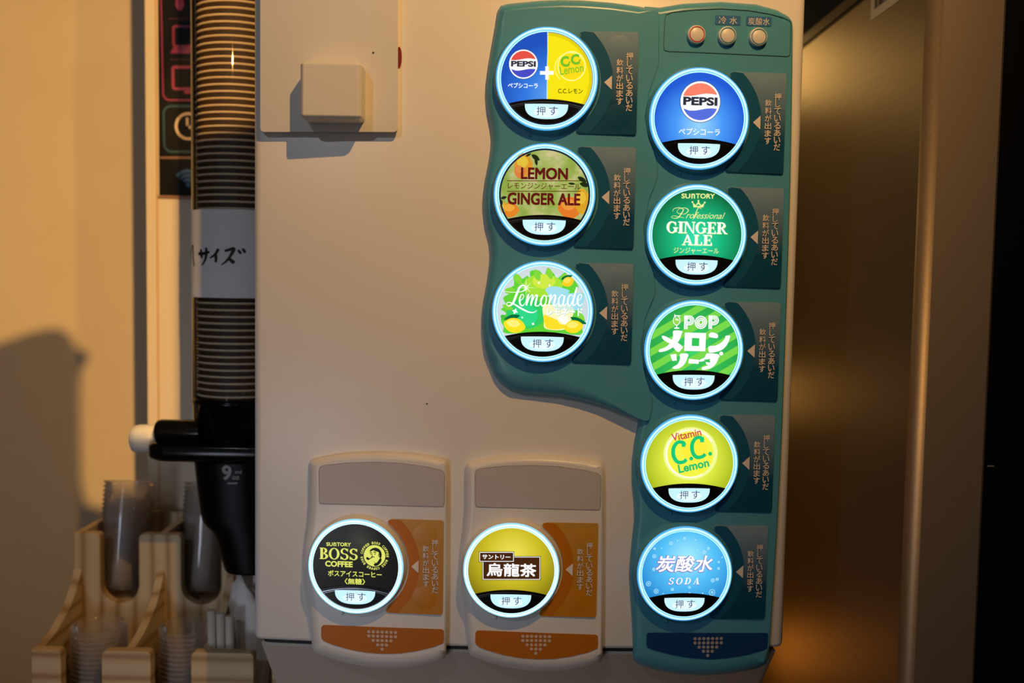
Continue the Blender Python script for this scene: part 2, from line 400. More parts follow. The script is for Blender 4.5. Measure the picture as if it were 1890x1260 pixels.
b = MB(); b.box((-3.3, -4.2, 0), (-3.2, YL + 0.1, 2.9), m_wall); struct(b, 'wall_left')
b = MB(); b.box((2.6, -4.2, 0), (2.7, YL + 0.1, 2.9), m_darkw); struct(b, 'wall_right')
m_wtop = wood('worktop_wood', 'x')
b = MB(); b.rbox((-1.9, -0.10, TOPZ - 0.035), (0.30, YP - 0.001, TOPZ), 0.004, m_wtop); b.box((-0.22, YP - 0.006, TOPZ - 0.034), (0.30, 0.47, TOPZ - 0.0005), m_wtop)
cb = thing('counter', (-0.8, 0.2, 0.0), 'wooden counter under the drink dispenser and cup rack', 'counter')
b.build('worktop', cb)
b = MB(); b.box((-1.86, -0.05, 0.0), (0.27, YP - 0.002, TOPZ - 0.035), mat('counter_front', (0.3, 0.2, 0.12), 0.6)); b.build('cupboard', cb)

# ------------------------------------------------------------------ drink dispenser
XL, XR = face(467.5, 640).x, face(1466, 640).x
ZS = face(950, 1197).z
disp = thing('drink_dispenser', (0.0, 0.22, TOPZ), 'white drink dispenser with lit round selector buttons on teal and white plates', 'drink dispenser')
def plan(i, back, r=0.007, rec=0.0, n=40):
    xl, xr = XL + i, XR - i; pts = []
    for k in range(7):
        a = R(90 * k / 6); x = xl + r - r * math.cos(a); pts.append((x, bow(xl + r) + rec + i + r - r * math.sin(a)))
    for k in range(1, n): x = xl + r + (xr - xl - 2 * r) * k / n; pts.append((x, bow(x) + rec + i))
    for k in range(7):
        a = R(90 - 90 * k / 6); x = xr - r + r * math.cos(a); pts.append((x, bow(xr - r) + rec + i + r - r * math.sin(a)))
    pts += [(xr, back), (xl, back)]
    return pts
def ringz(pl, z): return [Vector((x, y, z)) for x, y in pl]
TOPD = ZS + 0.72
b = MB(); b.loft([ringz(plan(0.004, 0.44), ZS), ringz(plan(0.001, 0.44), ZS + 0.0012), ringz(plan(0, 0.44), ZS + 0.004), ringz(plan(0, 0.44), TOPD - 0.004), ringz(plan(0.004, 0.44), TOPD)], m_white, cap=True, smooth=True)
b.build('door_housing', disp)
b = MB(); b.loft([ringz(plan(0.006, 0.43), ZS - 0.0035), ringz(plan(0.006, 0.43), ZS + 0.003)], m_dark, cap=False); b.build('seam_gasket', disp)
b = MB(); rec = 0.075
b.loft([ringz(plan(0.012, 0.43, rec=rec), TOPZ), ringz(plan(0.012, 0.43, rec=rec), ZS - 0.105), ringz(plan(0.008, 0.43, rec=0.060), ZS - 0.084), ringz(plan(0.004, 0.43, rec=0.0015), ZS - 0.006), ringz(plan(0.006, 0.43, rec=0.0015), ZS - 0.0035)], m_under, cap=True, smooth=False)
b.build('lower_body', disp)

class FB(MB):
    """Builds on the flat door (x, -h, z), then splits at vertical lines and bends to the bow of the door."""
    def build(self, name, parent=None, label=None, bevel=0, step=0.012):
        o0 = base_of(parent); me = bpy.data.meshes.new(name)
        me.from_pydata(self.v, [], self.f)
        for m in self.mats: me.materials.append(m)
        for p, i, s in zip(me.polygons, self.mi, self.sm): p.material_index = i; p.use_smooth = s
        import bmesh
        bm = bmesh.new(); bm.from_mesh(me); bmesh.ops.remove_doubles(bm, verts=bm.verts, dist=2e-6)
        xs = [v.co.x for v in bm.verts]; x = (math.floor(min(xs) / step) + 1) * step
        while x < max(xs):
            bmesh.ops.bisect_plane(bm, geom=bm.verts[:] + bm.edges[:] + bm.faces[:], plane_co=(x, 0, 0), plane_no=(1, 0, 0)); x += step
        for v in bm.verts: v.co.y += bow(v.co.x); v.co -= o0
        bmesh.ops.recalc_face_normals(bm, faces=bm.faces); bm.to_mesh(me); bm.free()
        o = bpy.data.objects.new(name, me); COL.objects.link(o)
        if parent: o.parent = parent
        if label: o['label'] = label
        return o
def flat(px, py, h): p = face(px, py, h); return Vector((p.x, -h, p.z))
def raised(fb, outer, ins, h0, h1, m, prof=((0.0, 0.0), (0.25, 0.62), (0.6, 0.92), (1.0, 1.0))):
    """plate with a rounded edge: outline in door pixels at h0, inner outline at h1"""
    inner = inset2(outer, ins)
    rings = [[flat(x, y, 0.0) for x, y in outer]]
    for t, g in prof:
        h = h0 + (h1 - h0) * g
        rings.append([flat(a[0] + (c[0] - a[0]) * t, a[1] + (c[1] - a[1]) * t, h) for a, c in zip(outer, inner)])
    fb.loft(rings, m, smooth=True); fb.poly(rings[-1], m)
    return inner
def film(fb, outline, h, m, th=0.0005):
    fb.prism([flat(x, y, h + th) for x, y in outline], [flat(x, y, h) for x, y in outline], m)

# upper left cover with its square button
fb = FB()
c0 = rrect(480.5, -300, 734.5, 243.5, 8); film(fb, c0, -0.0005, m_white, 0.0075)
cover = fb.build('cover_plate', disp)
b = MB(); p0, p1 = face(553, 218, 0.031), face(666, 111, 0.031); y0 = bow(p0.x) - 0.031
b.rbox((p0.x, y0, p0.z), (p1.x, bow(p0.x) - 0.0065, p1.z), 0.0025, m_white2)
b.build('square_button', cover, bevel=0.0008)
b = MB(); p = face(736.5, 106, 0.0006); b.add([p + Vector((0.0022 * math.cos(a / 16 * math.pi), 0, 0.0085 * math.sin(a / 16 * math.pi))) for a in range(32)], [tuple(range(32))], m_red); b.build('red_dot', disp, 'dark red mark at the edge of the cover plate')
for q in ((689, 97, 0.0076), (788, 745, 0.0004)):
    b = MB(); p = face(*q); b.add([p + Vector((0.0009 * math.cos(a), 0, 0.0006 * math.sin(a))) for a in (0, 1, 2, 3, 4, 5)], [tuple(range(6))], m_ink); b.build('dirt_speck', disp)

# teal selector panels
HR, HL = 0.0075, 0.0105
redge = [(1190, 12), (1218, 14), (1260, 7), (1330, 3.5), (1395, 8), (1435, 19), (1456, 31), (1462, 40), (1463.5, 52), (1463, 110), (1461, 250), (1459, 345), (1455, 480), (1451, 600), (1445, 770), (1440, 880), (1434.5, 985), (1428, 1090), (1421, 1190), (1418.5, 1215), (1413, 1225),
         (1398, 1233), (1350, 1242.5), (1300, 1246), (1250, 1243.5), (1210, 1236), (1180, 1226), (1170.5, 1219), (1168, 1208), (1168, 1180), (1166.5, 1140), (1163.5, 1095), (1161.5, 1062), (1162.5, 1038), (1166, 1000), (1171, 955), (1170, 925), (1166.5, 890), (1166.5, 850), (1171, 812), (1177, 782), (1179, 760), (1179, 500), (1179, 60)]
rins = [3] * len(redge)
for i, (x, y) in enumerate(redge):
    if y < 35: rins[i] = 12
    elif x > 1400 and y < 1215: rins[i] = 2.5
    elif y > 1212: rins[i] = 22 if x < 1400 else 8
    elif x < 1180 and y > 770: rins[i] = 21
fb = FB(); rp_in = raised(fb, redge, rins, 0.002, HR, m_teal)
rpanel = fb.build('selector_panel', disp, 'tall teal selector panel with five drinks at the right edge')
ledge = [(924, 11), (938, 7), (994, 1.5), (1035, 0), (1075, 0.8), (1130, 5), (1180, 12), (1208, 17.5), (1215.5, 22), (1216.5, 60), (1216, 118), (1208, 142), (1199, 168), (1190.5, 215), (1197, 253), (1207, 280), (1213, 300), (1214.5, 322), (1208, 345), (1199, 366), (1188, 419), (1191.5, 463), (1206.7, 505), (1210, 530), (1208.6, 545), (1200, 565), (1191, 588), (1183, 639), (1191, 692), (1203, 730), (1204.5, 750), (1199, 776),
         (1190, 777.5), (1170, 772.5), (1147, 764), (1109, 750.5), (1070, 740), (1032, 733), (994, 730), (966, 728), (943, 721), (924, 708), (910, 690), (902, 669), (894, 640), (889.5, 605), (890, 578), (893, 553), (900, 515), (904.5, 482), (905, 462), (903, 435), (895, 405), (892, 378), (893, 355), (896, 330), (903, 295), (907, 268), (908, 248), (904.5, 222), (899, 195), (897, 172), (898, 150), (903, 112), (908.6, 80), (916, 38), (918.5, 20)]
lins = []
for x, y in ledge:
    if y < 14: lins.append(13)
    elif x > 1180: lins.append(1.2)
    elif y > 700 and x > 960: lins.append(max(2, 46 * (1190 - x) / 230))
    elif y > 660: lins.append(30)
    else: lins.append(17)
fb = FB(); raised(fb, ledge, lins, 0.003, HL, m_teal)
lpanel = fb.build('selector_panel', disp, 'shorter wavy teal selector panel with three drinks')
# indicator window at the top of the tall panel
groove = [(1227, 34), (1229, 27), (1238, 22.5), (1280, 17.5), (1330, 15.5), (1380, 18.5), (1420, 25), (1450, 33), (1458, 37), (1460.5, 44), (1459.5, 90), (1458.5, 101), (1454, 104.5), (1400, 102), (1300, 97.5), (1233, 95), (1226, 92.5), (1224.5, 86)]
fb = FB(); gi = inset2(groove, 1.0)
fb.loft([[flat(x, y, HR) for x, y in groove], [flat(x, y, HR + 0.0005) for x, y in groove], [flat(x, y, HR + 0.0005) for x, y in gi], [flat(x, y, HR + 0.0001) for x, y in gi]], m_teald); fb.build('window_outline', rpanel)
for cx, cy, ringm, txt, lb in ((1286.5, 63, mat('red_ring', (0.5, 0.015, 0.01), 0.5), None, 'white knob with red ring'), (1343.5, 65, mat('blue_ring', (0.03, 0.22, 0.38), 0.5), '冷 水', 'white knob with blue ring under a two character label'), (1401, 67.5, mat('blue_ring'), '炭酸水', 'white knob with blue ring under a three character label')):
    p, ax, ay, nn, un = frame(cx, cy, HR + 0.004)
    q = p - nn * 0.004
    b = MB(); b.lathe(q, [(17 * un, 0), (17 * un, 0.0026), (16.2 * un, 0.0037), (15.4 * un, 0.004), (0.0001, 0.004)], m_white2, 40, axis=nn)
    kb = b.build('indicator_knob', rpanel, lb)
    b = MB(); a = Art(q, ax, ay, nn, un, 0, 0, 0, 0, 1); a.put(shp_ring(0, 0, 14.4, 14.4, 1.6, 1.6, n=40), ringm, 0.00435); a.mb.build('ring_mark', kb)
    if txt:
        lx, ly, lw = (1343.5, 37.5, 48) if cx < 1380 else (1400.5, 39.5, 48)
        p, ax, ay, nn, un = frame(lx, ly, HR + 0.0002)
        a = Art(p, ax, ay, nn, un, lx, ly, lx, ly, 1)
        a.put(shp_poly(rrect(-lw / 2, -8.5, lw / 2, 8.5, 3)), m_bluep, 0.0002); a.text(txt, 0, 0.3, 35 if cx < 1380 else 41, 13.5, m_print, 0.0004, off=0.0)
        a.mb.build('knob_label', rpanel)

# white selector plates
def white_plate(dx, dy, lab):
    o = [(569.5, 872), (569.8, 856), (573, 849), (581, 846), (616, 839), (645, 836), (673, 834.5), (702, 834.5), (730.5, 835.5), (760, 838), (787.6, 841.5), (815, 847), (822, 850.5), (825, 858), (826, 900), (825.5, 1000), (825, 1120), (823.8, 1200), (821, 1214), (812, 1219), (794, 1225), (765, 1230), (743, 1232), (705, 1232.5), (672, 1229.5), (641, 1224), (612, 1216), (591, 1208.5), (580, 1203), (576, 1195), (574, 1168), (571, 1140), (566, 1110), (560.5, 1078), (558.5, 1052), (559, 1028), (561.6, 998), (566.5, 962), (569, 930), (569.5, 900)]
    ins = [16 if (x < 600 and y < 1200) else (13 if y < 848 else (5 if x > 800 and y < 1205 else 20)) for x, y in o]
    o = [(x + dx, y + dy) for x, y in o]
    fb = FB(); raised(fb, o, ins, 0.0025, 0.0095, m_white2)
    pl = fb.build('selector_plate', disp, lab)
    w = [(588, 868), (590.5, 861), (598, 858), (640, 853.5), (690, 852), (740, 854), (790, 861), (813, 866.5), (819, 870), (821, 877), (820.5, 928), (818.5, 935), (812, 935.5), (700, 932.5), (596, 930), (590, 929), (588.5, 924)]
    w = [(x + dx, y + dy) for x, y in w]; fb = FB(); film(fb, inset2(w, 0.9), 0.0096, m_grey, 0.0004); film(fb, w, 0.0094, mat('grey_outline', (0.28, 0.22, 0.2), 0.6), 0.0004)
    fb.build('label_window', pl)
    return pl, 0.0095
def arc_label(pl, pts, h, m, dcx, dcy, step, r, dm):
    fb = FB(); film(fb, pts, h, m, 0.0005); lab = fb.build('spout_label', pl)
    p, ax, ay, nn, un = frame(dcx, dcy, h + 0.0007); a = Art(p, ax, ay, nn, un, dcx, dcy, dcx, dcy, 1)
    for row, n in enumerate((7, 7, 5, 3, 1)):
        for k in range(n): a.put(shp_disc((k - (n - 1) / 2) * step, -row * step * 0.97, r, n=14), dm, 0.0002)
    a.mb.build('dot_arrow', lab)
wl = [(593, 1157), (596, 1153.5), (602, 1153), (700, 1157), (790, 1160), (815, 1161), (819, 1163.5), (819.5, 1180), (818, 1187), (800, 1194), (770, 1201), (740, 1205.5), (708, 1206.5), (675, 1204), (645, 1198.5), (615, 1190), (600, 1184), (594, 1179), (592.5, 1172)]
pcof, hp = white_plate(0, 0, 'white selector plate with the black coffee button')
arc_label(pcof, wl, hp, m_orange, 705.5, 1166, 8.3, 3.1, mat('dot_print', (0.72, 0.5, 0.4), 0.5))
ptea, hp = white_plate(288.5, 6, 'white selector plate with the olive tea button')
arc_label(ptea, [(x + 284.5, y + 10) for x, y in wl], hp, m_orange, 989.5, 1174, 8.2, 3.1, mat('dot_print'))
arc_label(rpanel, [(1193.5, 1170), (1196, 1167.5), (1205, 1167), (1300, 1167.5), (1405, 1167.5), (1416, 1168), (1418, 1170.5), (1417.5, 1185), (1416, 1196), (1408, 1200), (1380, 1208), (1345, 1214), (1310, 1216.5), (1275, 1214), (1240, 1208), (1205, 1199), (1195, 1194.5), (1193, 1188)], HR, m_blue_film, 1307, 1178, 8.2, 3.1, mat('grey_dot_print', (0.42, 0.40, 0.40), 0.5))

# ------------------------------------------------------------------ button artwork (zoom coordinates of each close-up)
W8 = glow((250, 253, 255)); L0 = 0.0002
def ppepsi(a, x, y, r, hh, word_w, word_h):
    k = r * a.sc ** 0
    a.zshape(shp_disc(x, y, r * 1.0, n=48), glow((55, 60, 90)), hh); a.zshape(shp_disc(x, y, r * 0.975, n=48), W8, hh + 1e-4)
    q = r * 0.885; top, bot = [], []
    for i in range(25):
        t = R(200 + 140 * i / 24 - 2); top.append((x + q * math.cos(t), y + q * math.sin(t)))
    lo = [(x + q * u, y - q * (0.37 + 0.07 * math.sin(3.0 * u + 0.4))) for u in (0.86, 0.6, 0.3, 0, -0.3, -0.6, -0.86)]
    lo[0] = top[-1]; lo[-1] = top[0]
    a.zshape(shp_poly(top + lo), glow((245, 130, 105) if r > 160 else (225, 80, 70)), hh + 2e-4)
    for i in range(25):
        t = R(22 + 136 * i / 24); bot.append((x + q * math.cos(t), y + q * math.sin(t)))
    hi = [(x + q * u, y + q * (0.42 - 0.07 * math.sin(3.0 * u - 0.2))) for u in (-0.86, -0.6, -0.3, 0, 0.3, 0.6, 0.86)]
    hi[0] = bot[-1]; hi[-1] = bot[0]
    a.zshape(shp_poly(bot + hi), glow((85, 110, 220) if r > 160 else (70, 75, 195)), hh + 2e-4)
    a.text('PEPSI', x, y - r * 0.02, word_w, word_h, glow((45, 48, 62)), hh + 3e-4, off=0.045)
def star(cx, cy, r1, r2, n, rot=0):
    return [(cx + (r1 if i % 2 == 0 else r2) * math.cos(R(rot) + math.pi * i / n), cy + (r1 if i % 2 == 0 else r2) * math.sin(R(rot) + math.pi * i / n)) for i in range(2 * n)]
def leaf(cx, cy, l, w, ang):
    c, s = math.cos(R(ang)), math.sin(R(ang)); out = []
    for u, v in ((-.5, 0), (-.3, .36), (-.05, .5), (.2, .42), (.5, 0), (.2, -.42), (-.05, -.5), (-.3, -.36)):
        X, Y = u * l, v * w; out.append((cx + X * c - Y * s, cy + X * s + Y * c))
    return spline(out, 3, True)
def lemon(a, cx, cy, rx, ry, ang, h, c1, c2):
    c, s = math.cos(R(ang)), math.sin(R(ang)); o = []
    for i in range(32):
        t = 2 * math.pi * i / 32; X = rx * math.cos(t) * (1 + 0.14 * abs(math.cos(t)) ** 9); Y = ry * math.sin(t); o.append((cx + X * c - Y * s, cy + X * s + Y * c))
    a.zshape(shp_poly(o), glow(c1), h)
    a.zshape(shp_poly([(cx + (x - cx) * 0.62 - rx * 0.12, cy + (y - cy) * 0.5 - ry * 0.28) for x, y in o]), glow(c2), h + 5e-5)
def half_disc(a, r, left, k=40):
    out = []
    for i in range(k + 1):
        t = R(90 + 180 * i / k) if left else R(-90 + 180 * i / k); out.append((r * math.cos(t), r * math.sin(t)))
    return out
def art_mix(a):
    r = a.r * 0.905
    x = a.loc(684, 300)[0]
    a.put(shp_poly([(p, q) for p, q in half_disc(a, r, False)] ), glow((243, 226, 20)), L0 - 1e-4)
    a.put(shp_ring(0, 0, r, r, r * 0.07, r * 0.07, -90, 90, 30), glow((222, 205, 10)), L0 - 5e-5)
    a.zshape(shp_poly([(681, 312), (692, 312), (689, 500), (684, 640), (686, 970), (676, 970), (678, 640), (683, 500)]), glow((190, 225, 250)), L0)
    a.zshape(shp_poly([(664, 645), (697, 645), (697, 690), (745, 690), (745, 725), (697, 725), (697, 772), (664, 772), (664, 725), (612, 725), (612, 690), (664, 690)]), W8, L0 + 2e-4)
    ppepsi(a, 452, 625, 143, L0, 240, 56)
    a.text('ペプシコーラ', 447, 828, 290, 50, W8, L0, off=0.02)
    a.zshape(shp_ring(918, 642, 136, 142, 9, 9, n=48), glow((252, 247, 165)), L0); a.zshape(shp_disc(918, 650, 112, 116), glow((248, 216, 25)), L0 - 2e-5)
    a.zshape(shp_ring(905, 660, 155, 150, 14, 10, 130, 330, n=30), glow((250, 240, 110)), L0)
    g = glow((110, 190, 45))
    a.text('C', 853, 600, 86, 104, g, L0 + 2e-4, off=0.05, rot=8); a.text('C', 952, 580, 86, 104, g, L0 + 2e-4, off=0.05, rot=8)
    for x, y in ((897, 606), (997, 588)): a.zshape(shp_disc(x, y, 9), g, L0 + 2e-4)
    a.text('Lemon', 918, 672, 230, 84, glow((130, 195, 40)), L0 + 2e-4, off=0.015, rot=9)
    a.text('C.C.レモン', 907, 880, 240, 46, glow((60, 60, 10)), L0, off=0.015)
def art_lemginger(a):
    lemon(a, 452, 345, 80, 118, 0, L0, (214, 150, 45), (222, 190, 60)); lemon(a, 420, 400, 52, 70, 0, L0 + 2e-5, (214, 125, 60), (216, 140, 70))
    lemon(a, 322, 772, 78, 72, 0, L0, (222, 130, 40), (230, 165, 60)); lemon(a, 252, 745, 30, 52, 0, L0, (205, 165, 50), (215, 180, 60))
    lemon(a, 905, 752, 105, 105, 0, L0, (222, 120, 40), (230, 150, 60)); lemon(a, 1020, 690, 68, 122, 0, L0 + 2e-5, (214, 160, 40), (225, 185, 60))
    dl = glow((30, 42, 20))
    for q in ((570, 270, 95, 45, 35), (575, 310, 75, 30, 80), (500, 245, 60, 22, -30), (1020, 480, 100, 42, 30), (1045, 530, 100, 46, 15), (920, 520, 70, 22, 5), (262, 655, 60, 30, -15), (240, 705, 24, 60, 0)):
        a.zshape(shp_poly(leaf(*q)), dl, L0 + 1e-4)
    mr = glow((96, 22, 20))
    a.text('LEMON', 655, 424, 455, 116, mr, L0 + 3e-4, off=0.0, bold=4.5); a.text('レモンジンジャーエール', 654, 545, 706, 62, mr, L0 + 3e-4, off=0.008); a.text('GINGER ALE', 650, 668, 706, 118, mr, L0 + 3e-4, off=0.0, bold=4.5)
    for y in (490, 590): a.zshape(shp_rect(295, y, 1008, y + 7), mr, L0 + 3e-4)
    a.put(shp_ring(0, 0, a.r * 0.915, a.r * 0.915, a.r * 0.035, a.r * 0.035, n=64), glow((14, 40, 62)), L0 + 3e-4)
def art_lemonade(a):
    wre = []
    for i, (x, y) in enumerate(((232, 580), (285, 545), (255, 470), (310, 430), (275, 385), (360, 350), (355, 245), (440, 285), (490, 255), (525, 300), (515, 215), (600, 205), (655, 260), (680, 190), (750, 240), (770, 290), (850, 225), (880, 260), (935, 290), (985, 365), (950, 420), (1040, 430), (1020, 520), (1010, 610), (1050, 690), (1020, 740), (1000, 830), (700, 800), (290, 815), (262, 750), (232, 680), (285, 620))): wre.append((x, y))
    a.zshape(shp_poly(spline(wre, 3, True)), glow((95, 210, 55)), L0)
    a.zshape(shp_disc(480, 620, 190, 150), glow((50, 205, 100)), L0 + 2e-5); a.zshape(shp_disc(470, 640, 120, 110), glow((45, 215, 135)), L0 + 3e-5)
    a.zshape(shp_disc(640, 350, 190, 110), glow((165, 225, 55)), L0 + 2e-5); a.zshape(shp_disc(650, 310, 110, 70), glow((205, 232, 70)), L0 + 3e-5)
    for q in ((400, 290, 130, 66, 60), (585, 250, 120, 62, 70), (705, 235, 120, 58, 70), (320, 400, 110, 60, -10), (300, 560, 110, 50, 20), (1010, 660, 110, 60, 60), (840, 265, 80, 40, -40)): a.zshape(shp_poly(leaf(*q)), glow((130, 215, 60)), L0 + 4e-5)
    a.zshape(shp_poly(spline([(665, 385), (740, 358), (830, 375), (900, 400), (890, 425), (1035, 432), (1020, 560), (990, 590), (760, 575), (690, 440)], 4, True)), glow((160, 222, 238)), L0 + 6e-5)
    a.zshape(shp_poly(spline([(640, 548), (720, 535), (930, 560), (915, 680), (860, 775), (670, 770), (650, 680)], 4, True)), glow((250, 245, 190)), L0 + 6e-5)
    a.zshape(shp_poly(spline([(648, 640), (700, 650), (790, 690), (850, 730), (840, 768), (680, 765)], 4, True)), glow((255, 222, 40)), L0 + 8e-5)
    a.zshape(shp_disc(835, 680, 50, 48), glow((252, 254, 240)), L0 + 8e-5)
    dg = glow((0, 110, 60))
    for q in ((340, 660, 160, 52, -14), (985, 690, 170, 48, 22), (870, 272, 115, 40, -18), (260, 660, 70, 50, 40)): a.zshape(shp_poly(leaf(*q)), dg if q[2] > 100 else glow((70, 190, 60)), L0 + 9e-5)
    lemon(a, 365, 737, 95, 72, 12, L0 + 1.2e-4, (250, 225, 35), (255, 240, 120)); lemon(a, 938, 750, 82, 62, -8, L0 + 1.2e-4, (250, 220, 35), (255, 236, 110)); lemon(a, 882, 315, 52, 46, -25, L0 + 1.2e-4, (250, 205, 35), (252, 226, 90))
    a.zshape(shp_poly(star(478, 372, 105, 6, 4)), glow((225, 250, 200)), L0 + 1.5e-4); a.zshape(shp_poly(star(478, 372, 68, 8, 4, 45)), glow((240, 252, 220)), L0 + 1.6e-4)
    for x, y, r in ((370, 600, 30), (545, 722, 16), (600, 325, 14), (705, 350, 12), (440, 660, 12)): a.zshape(shp_poly(star(x, y, r, r * 0.55, 4, 20)), W8, L0 + 1.6e-4)
    # script word drawn with a brush
    H = L0 + 2.2e-4
    a.zshape(shp_stroke([(250, 405), (330, 415), (420, 412), (470, 392), (462, 352), (420, 362), (388, 430), (350, 520), (310, 548), (288, 530), (310, 512), (360, 530), (430, 572), (500, 606), (550, 610), (585, 590)], [4, 5, 7, 8, 12, 18, 22, 20, 10, 7, 8, 13, 17, 14, 9, 3]), W8, H)
    def e(x, s=1.0): a.zshape(shp_stroke([(x - 4, 500), (x + 26, 480), (x + 36, 447), (x + 16, 437), (x - 2, 480), (x + 2, 530), (x + 26, 545), (x + 50, 520)], [7, 7, 8, 9, 16, 17, 11, 5]), W8, H)
    e(418); e(978)
    a.zshape(shp_stroke([(470, 520), (492, 450), (500, 440), (490, 500), (478, 545)], [6, 10, 16, 18, 14]), W8, H)
    for x in (498, 540): a.zshape(shp_stroke([(x - 14, 540), (x + 8, 480), (x + 34, 442), (x + 44, 455), (x + 32, 505), (x + 26, 545)], [8, 8, 10, 17, 19, 15]), W8, H)
    a.zshape(shp_stroke([(566, 545), (600, 545), (625, 500), (650, 445)], [12, 9, 6, 5]), W8, H)
    a.zshape(shp_stroke([(650, 442), (624, 480), (622, 530), (642, 547), (668, 515), (672, 462), (652, 442)], [9, 15, 17, 12, 12, 12, 9]), W8, H)
    a.zshape(shp_stroke([(668, 460), (700, 450), (718, 442), (706, 500), (696, 545)], [5, 7, 16, 18, 14]), W8, H)
    a.zshape(shp_stroke([(698, 540), (722, 480), (750, 442), (762, 455), (752, 505), (746, 545), (775, 530), (800, 490)], [8, 8, 10, 17, 19, 14, 8, 5]), W8, H)
    a.zshape(shp_stroke([(845, 455), (820, 442), (796, 480), (794, 530), (812, 547), (838, 510), (850, 450)], [9, 10, 15, 17, 11, 8, 10]), W8, H); a.zshape(shp_stroke([(852, 446), (840, 505), (840, 542), (862, 535), (884, 500)], [14, 18, 14, 9, 5]), W8, H)
    a.zshape(shp_stroke([(930, 455), (905, 442), (884, 480), (882, 530), (900, 547), (924, 510)], [9, 10, 15, 17, 11, 8]), W8, H); a.zshape(shp_stroke([(970, 365), (948, 440), (932, 505), (932, 542), (955, 535), (976, 505)], [14, 17, 19, 14, 9, 5]), W8, H)
    a.text('レモネード', 855, 607, 345, 78, glow((120, 200, 190)), H - 1e-5, off=0.0, bold=3); a.text('レモネード', 852, 604, 345, 78, W8, H, off=0.0, bold=2.5)
def art_cola(a):
    ppepsi(a, 588, 358, 200, L0, 336, 82); a.text('ペプシコーラ', 583, 645, 405, 66, W8, L0, off=0.012)
def art_proginger(a):
    cm = glow((232, 240, 150)); wh = glow((244, 255, 246))
    unicase(a, 566, 222, 330, 48, cm, L0, 0.03)
    a.zshape(shp_poly([(520, 330), (512, 285), (543, 308), (568, 272), (595, 308), (628, 288), (616, 330)]), cm, L0); a.zshape(shp_poly([(540, 318), (548, 316), (566, 296), (590, 318)]), glow((20, 175, 115)), L0 + 5e-5)
    for x, y in ((510, 280), (568, 268), (630, 284)): a.zshape(shp_disc(x, y, 9), cm, L0)
    a.zshape(shp_stroke([(318, 372), (330, 345), (380, 335), (420, 352), (405, 385), (372, 388), (360, 365), (400, 338), (450, 340), (470, 362), (440, 392), (405, 395)], [3, 5, 7, 7, 6, 5, 4, 4, 7, 9, 6, 3]), cm, L0)
    a.zshape(shp_stroke([(428, 350), (400, 395), (370, 430), (330, 436), (305, 425), (325, 412), (370, 420), (430, 432)], [5, 11, 9, 5, 4, 4, 5, 4]), cm, L0)
    a.text('rofessional', 640, 408, 360, 62, cm, L0, off=0.0, shear=0.45)
    a.zshape(shp_stroke([(600, 345), (570, 335), (552, 365), (535, 410), (515, 450)], [4, 6, 8, 8, 3]), cm, L0)
    a.text('GINGER', 557, 524, 598, 112, wh, L0 + 1e-4, ser=True, gap=0.03); a.text('ALE', 556, 643, 295, 100, wh, L0 + 1e-4, ser=True, gap=0.04)
    a.text('GINGER', 562, 530, 598, 112, cm, L0, ser=True, gap=0.03); a.text('ALE', 561, 649, 295, 100, cm, L0, ser=True, gap=0.04)
    a.text('ジンジャーエール', 553, 748, 445, 58, cm, L0, off=0.012)
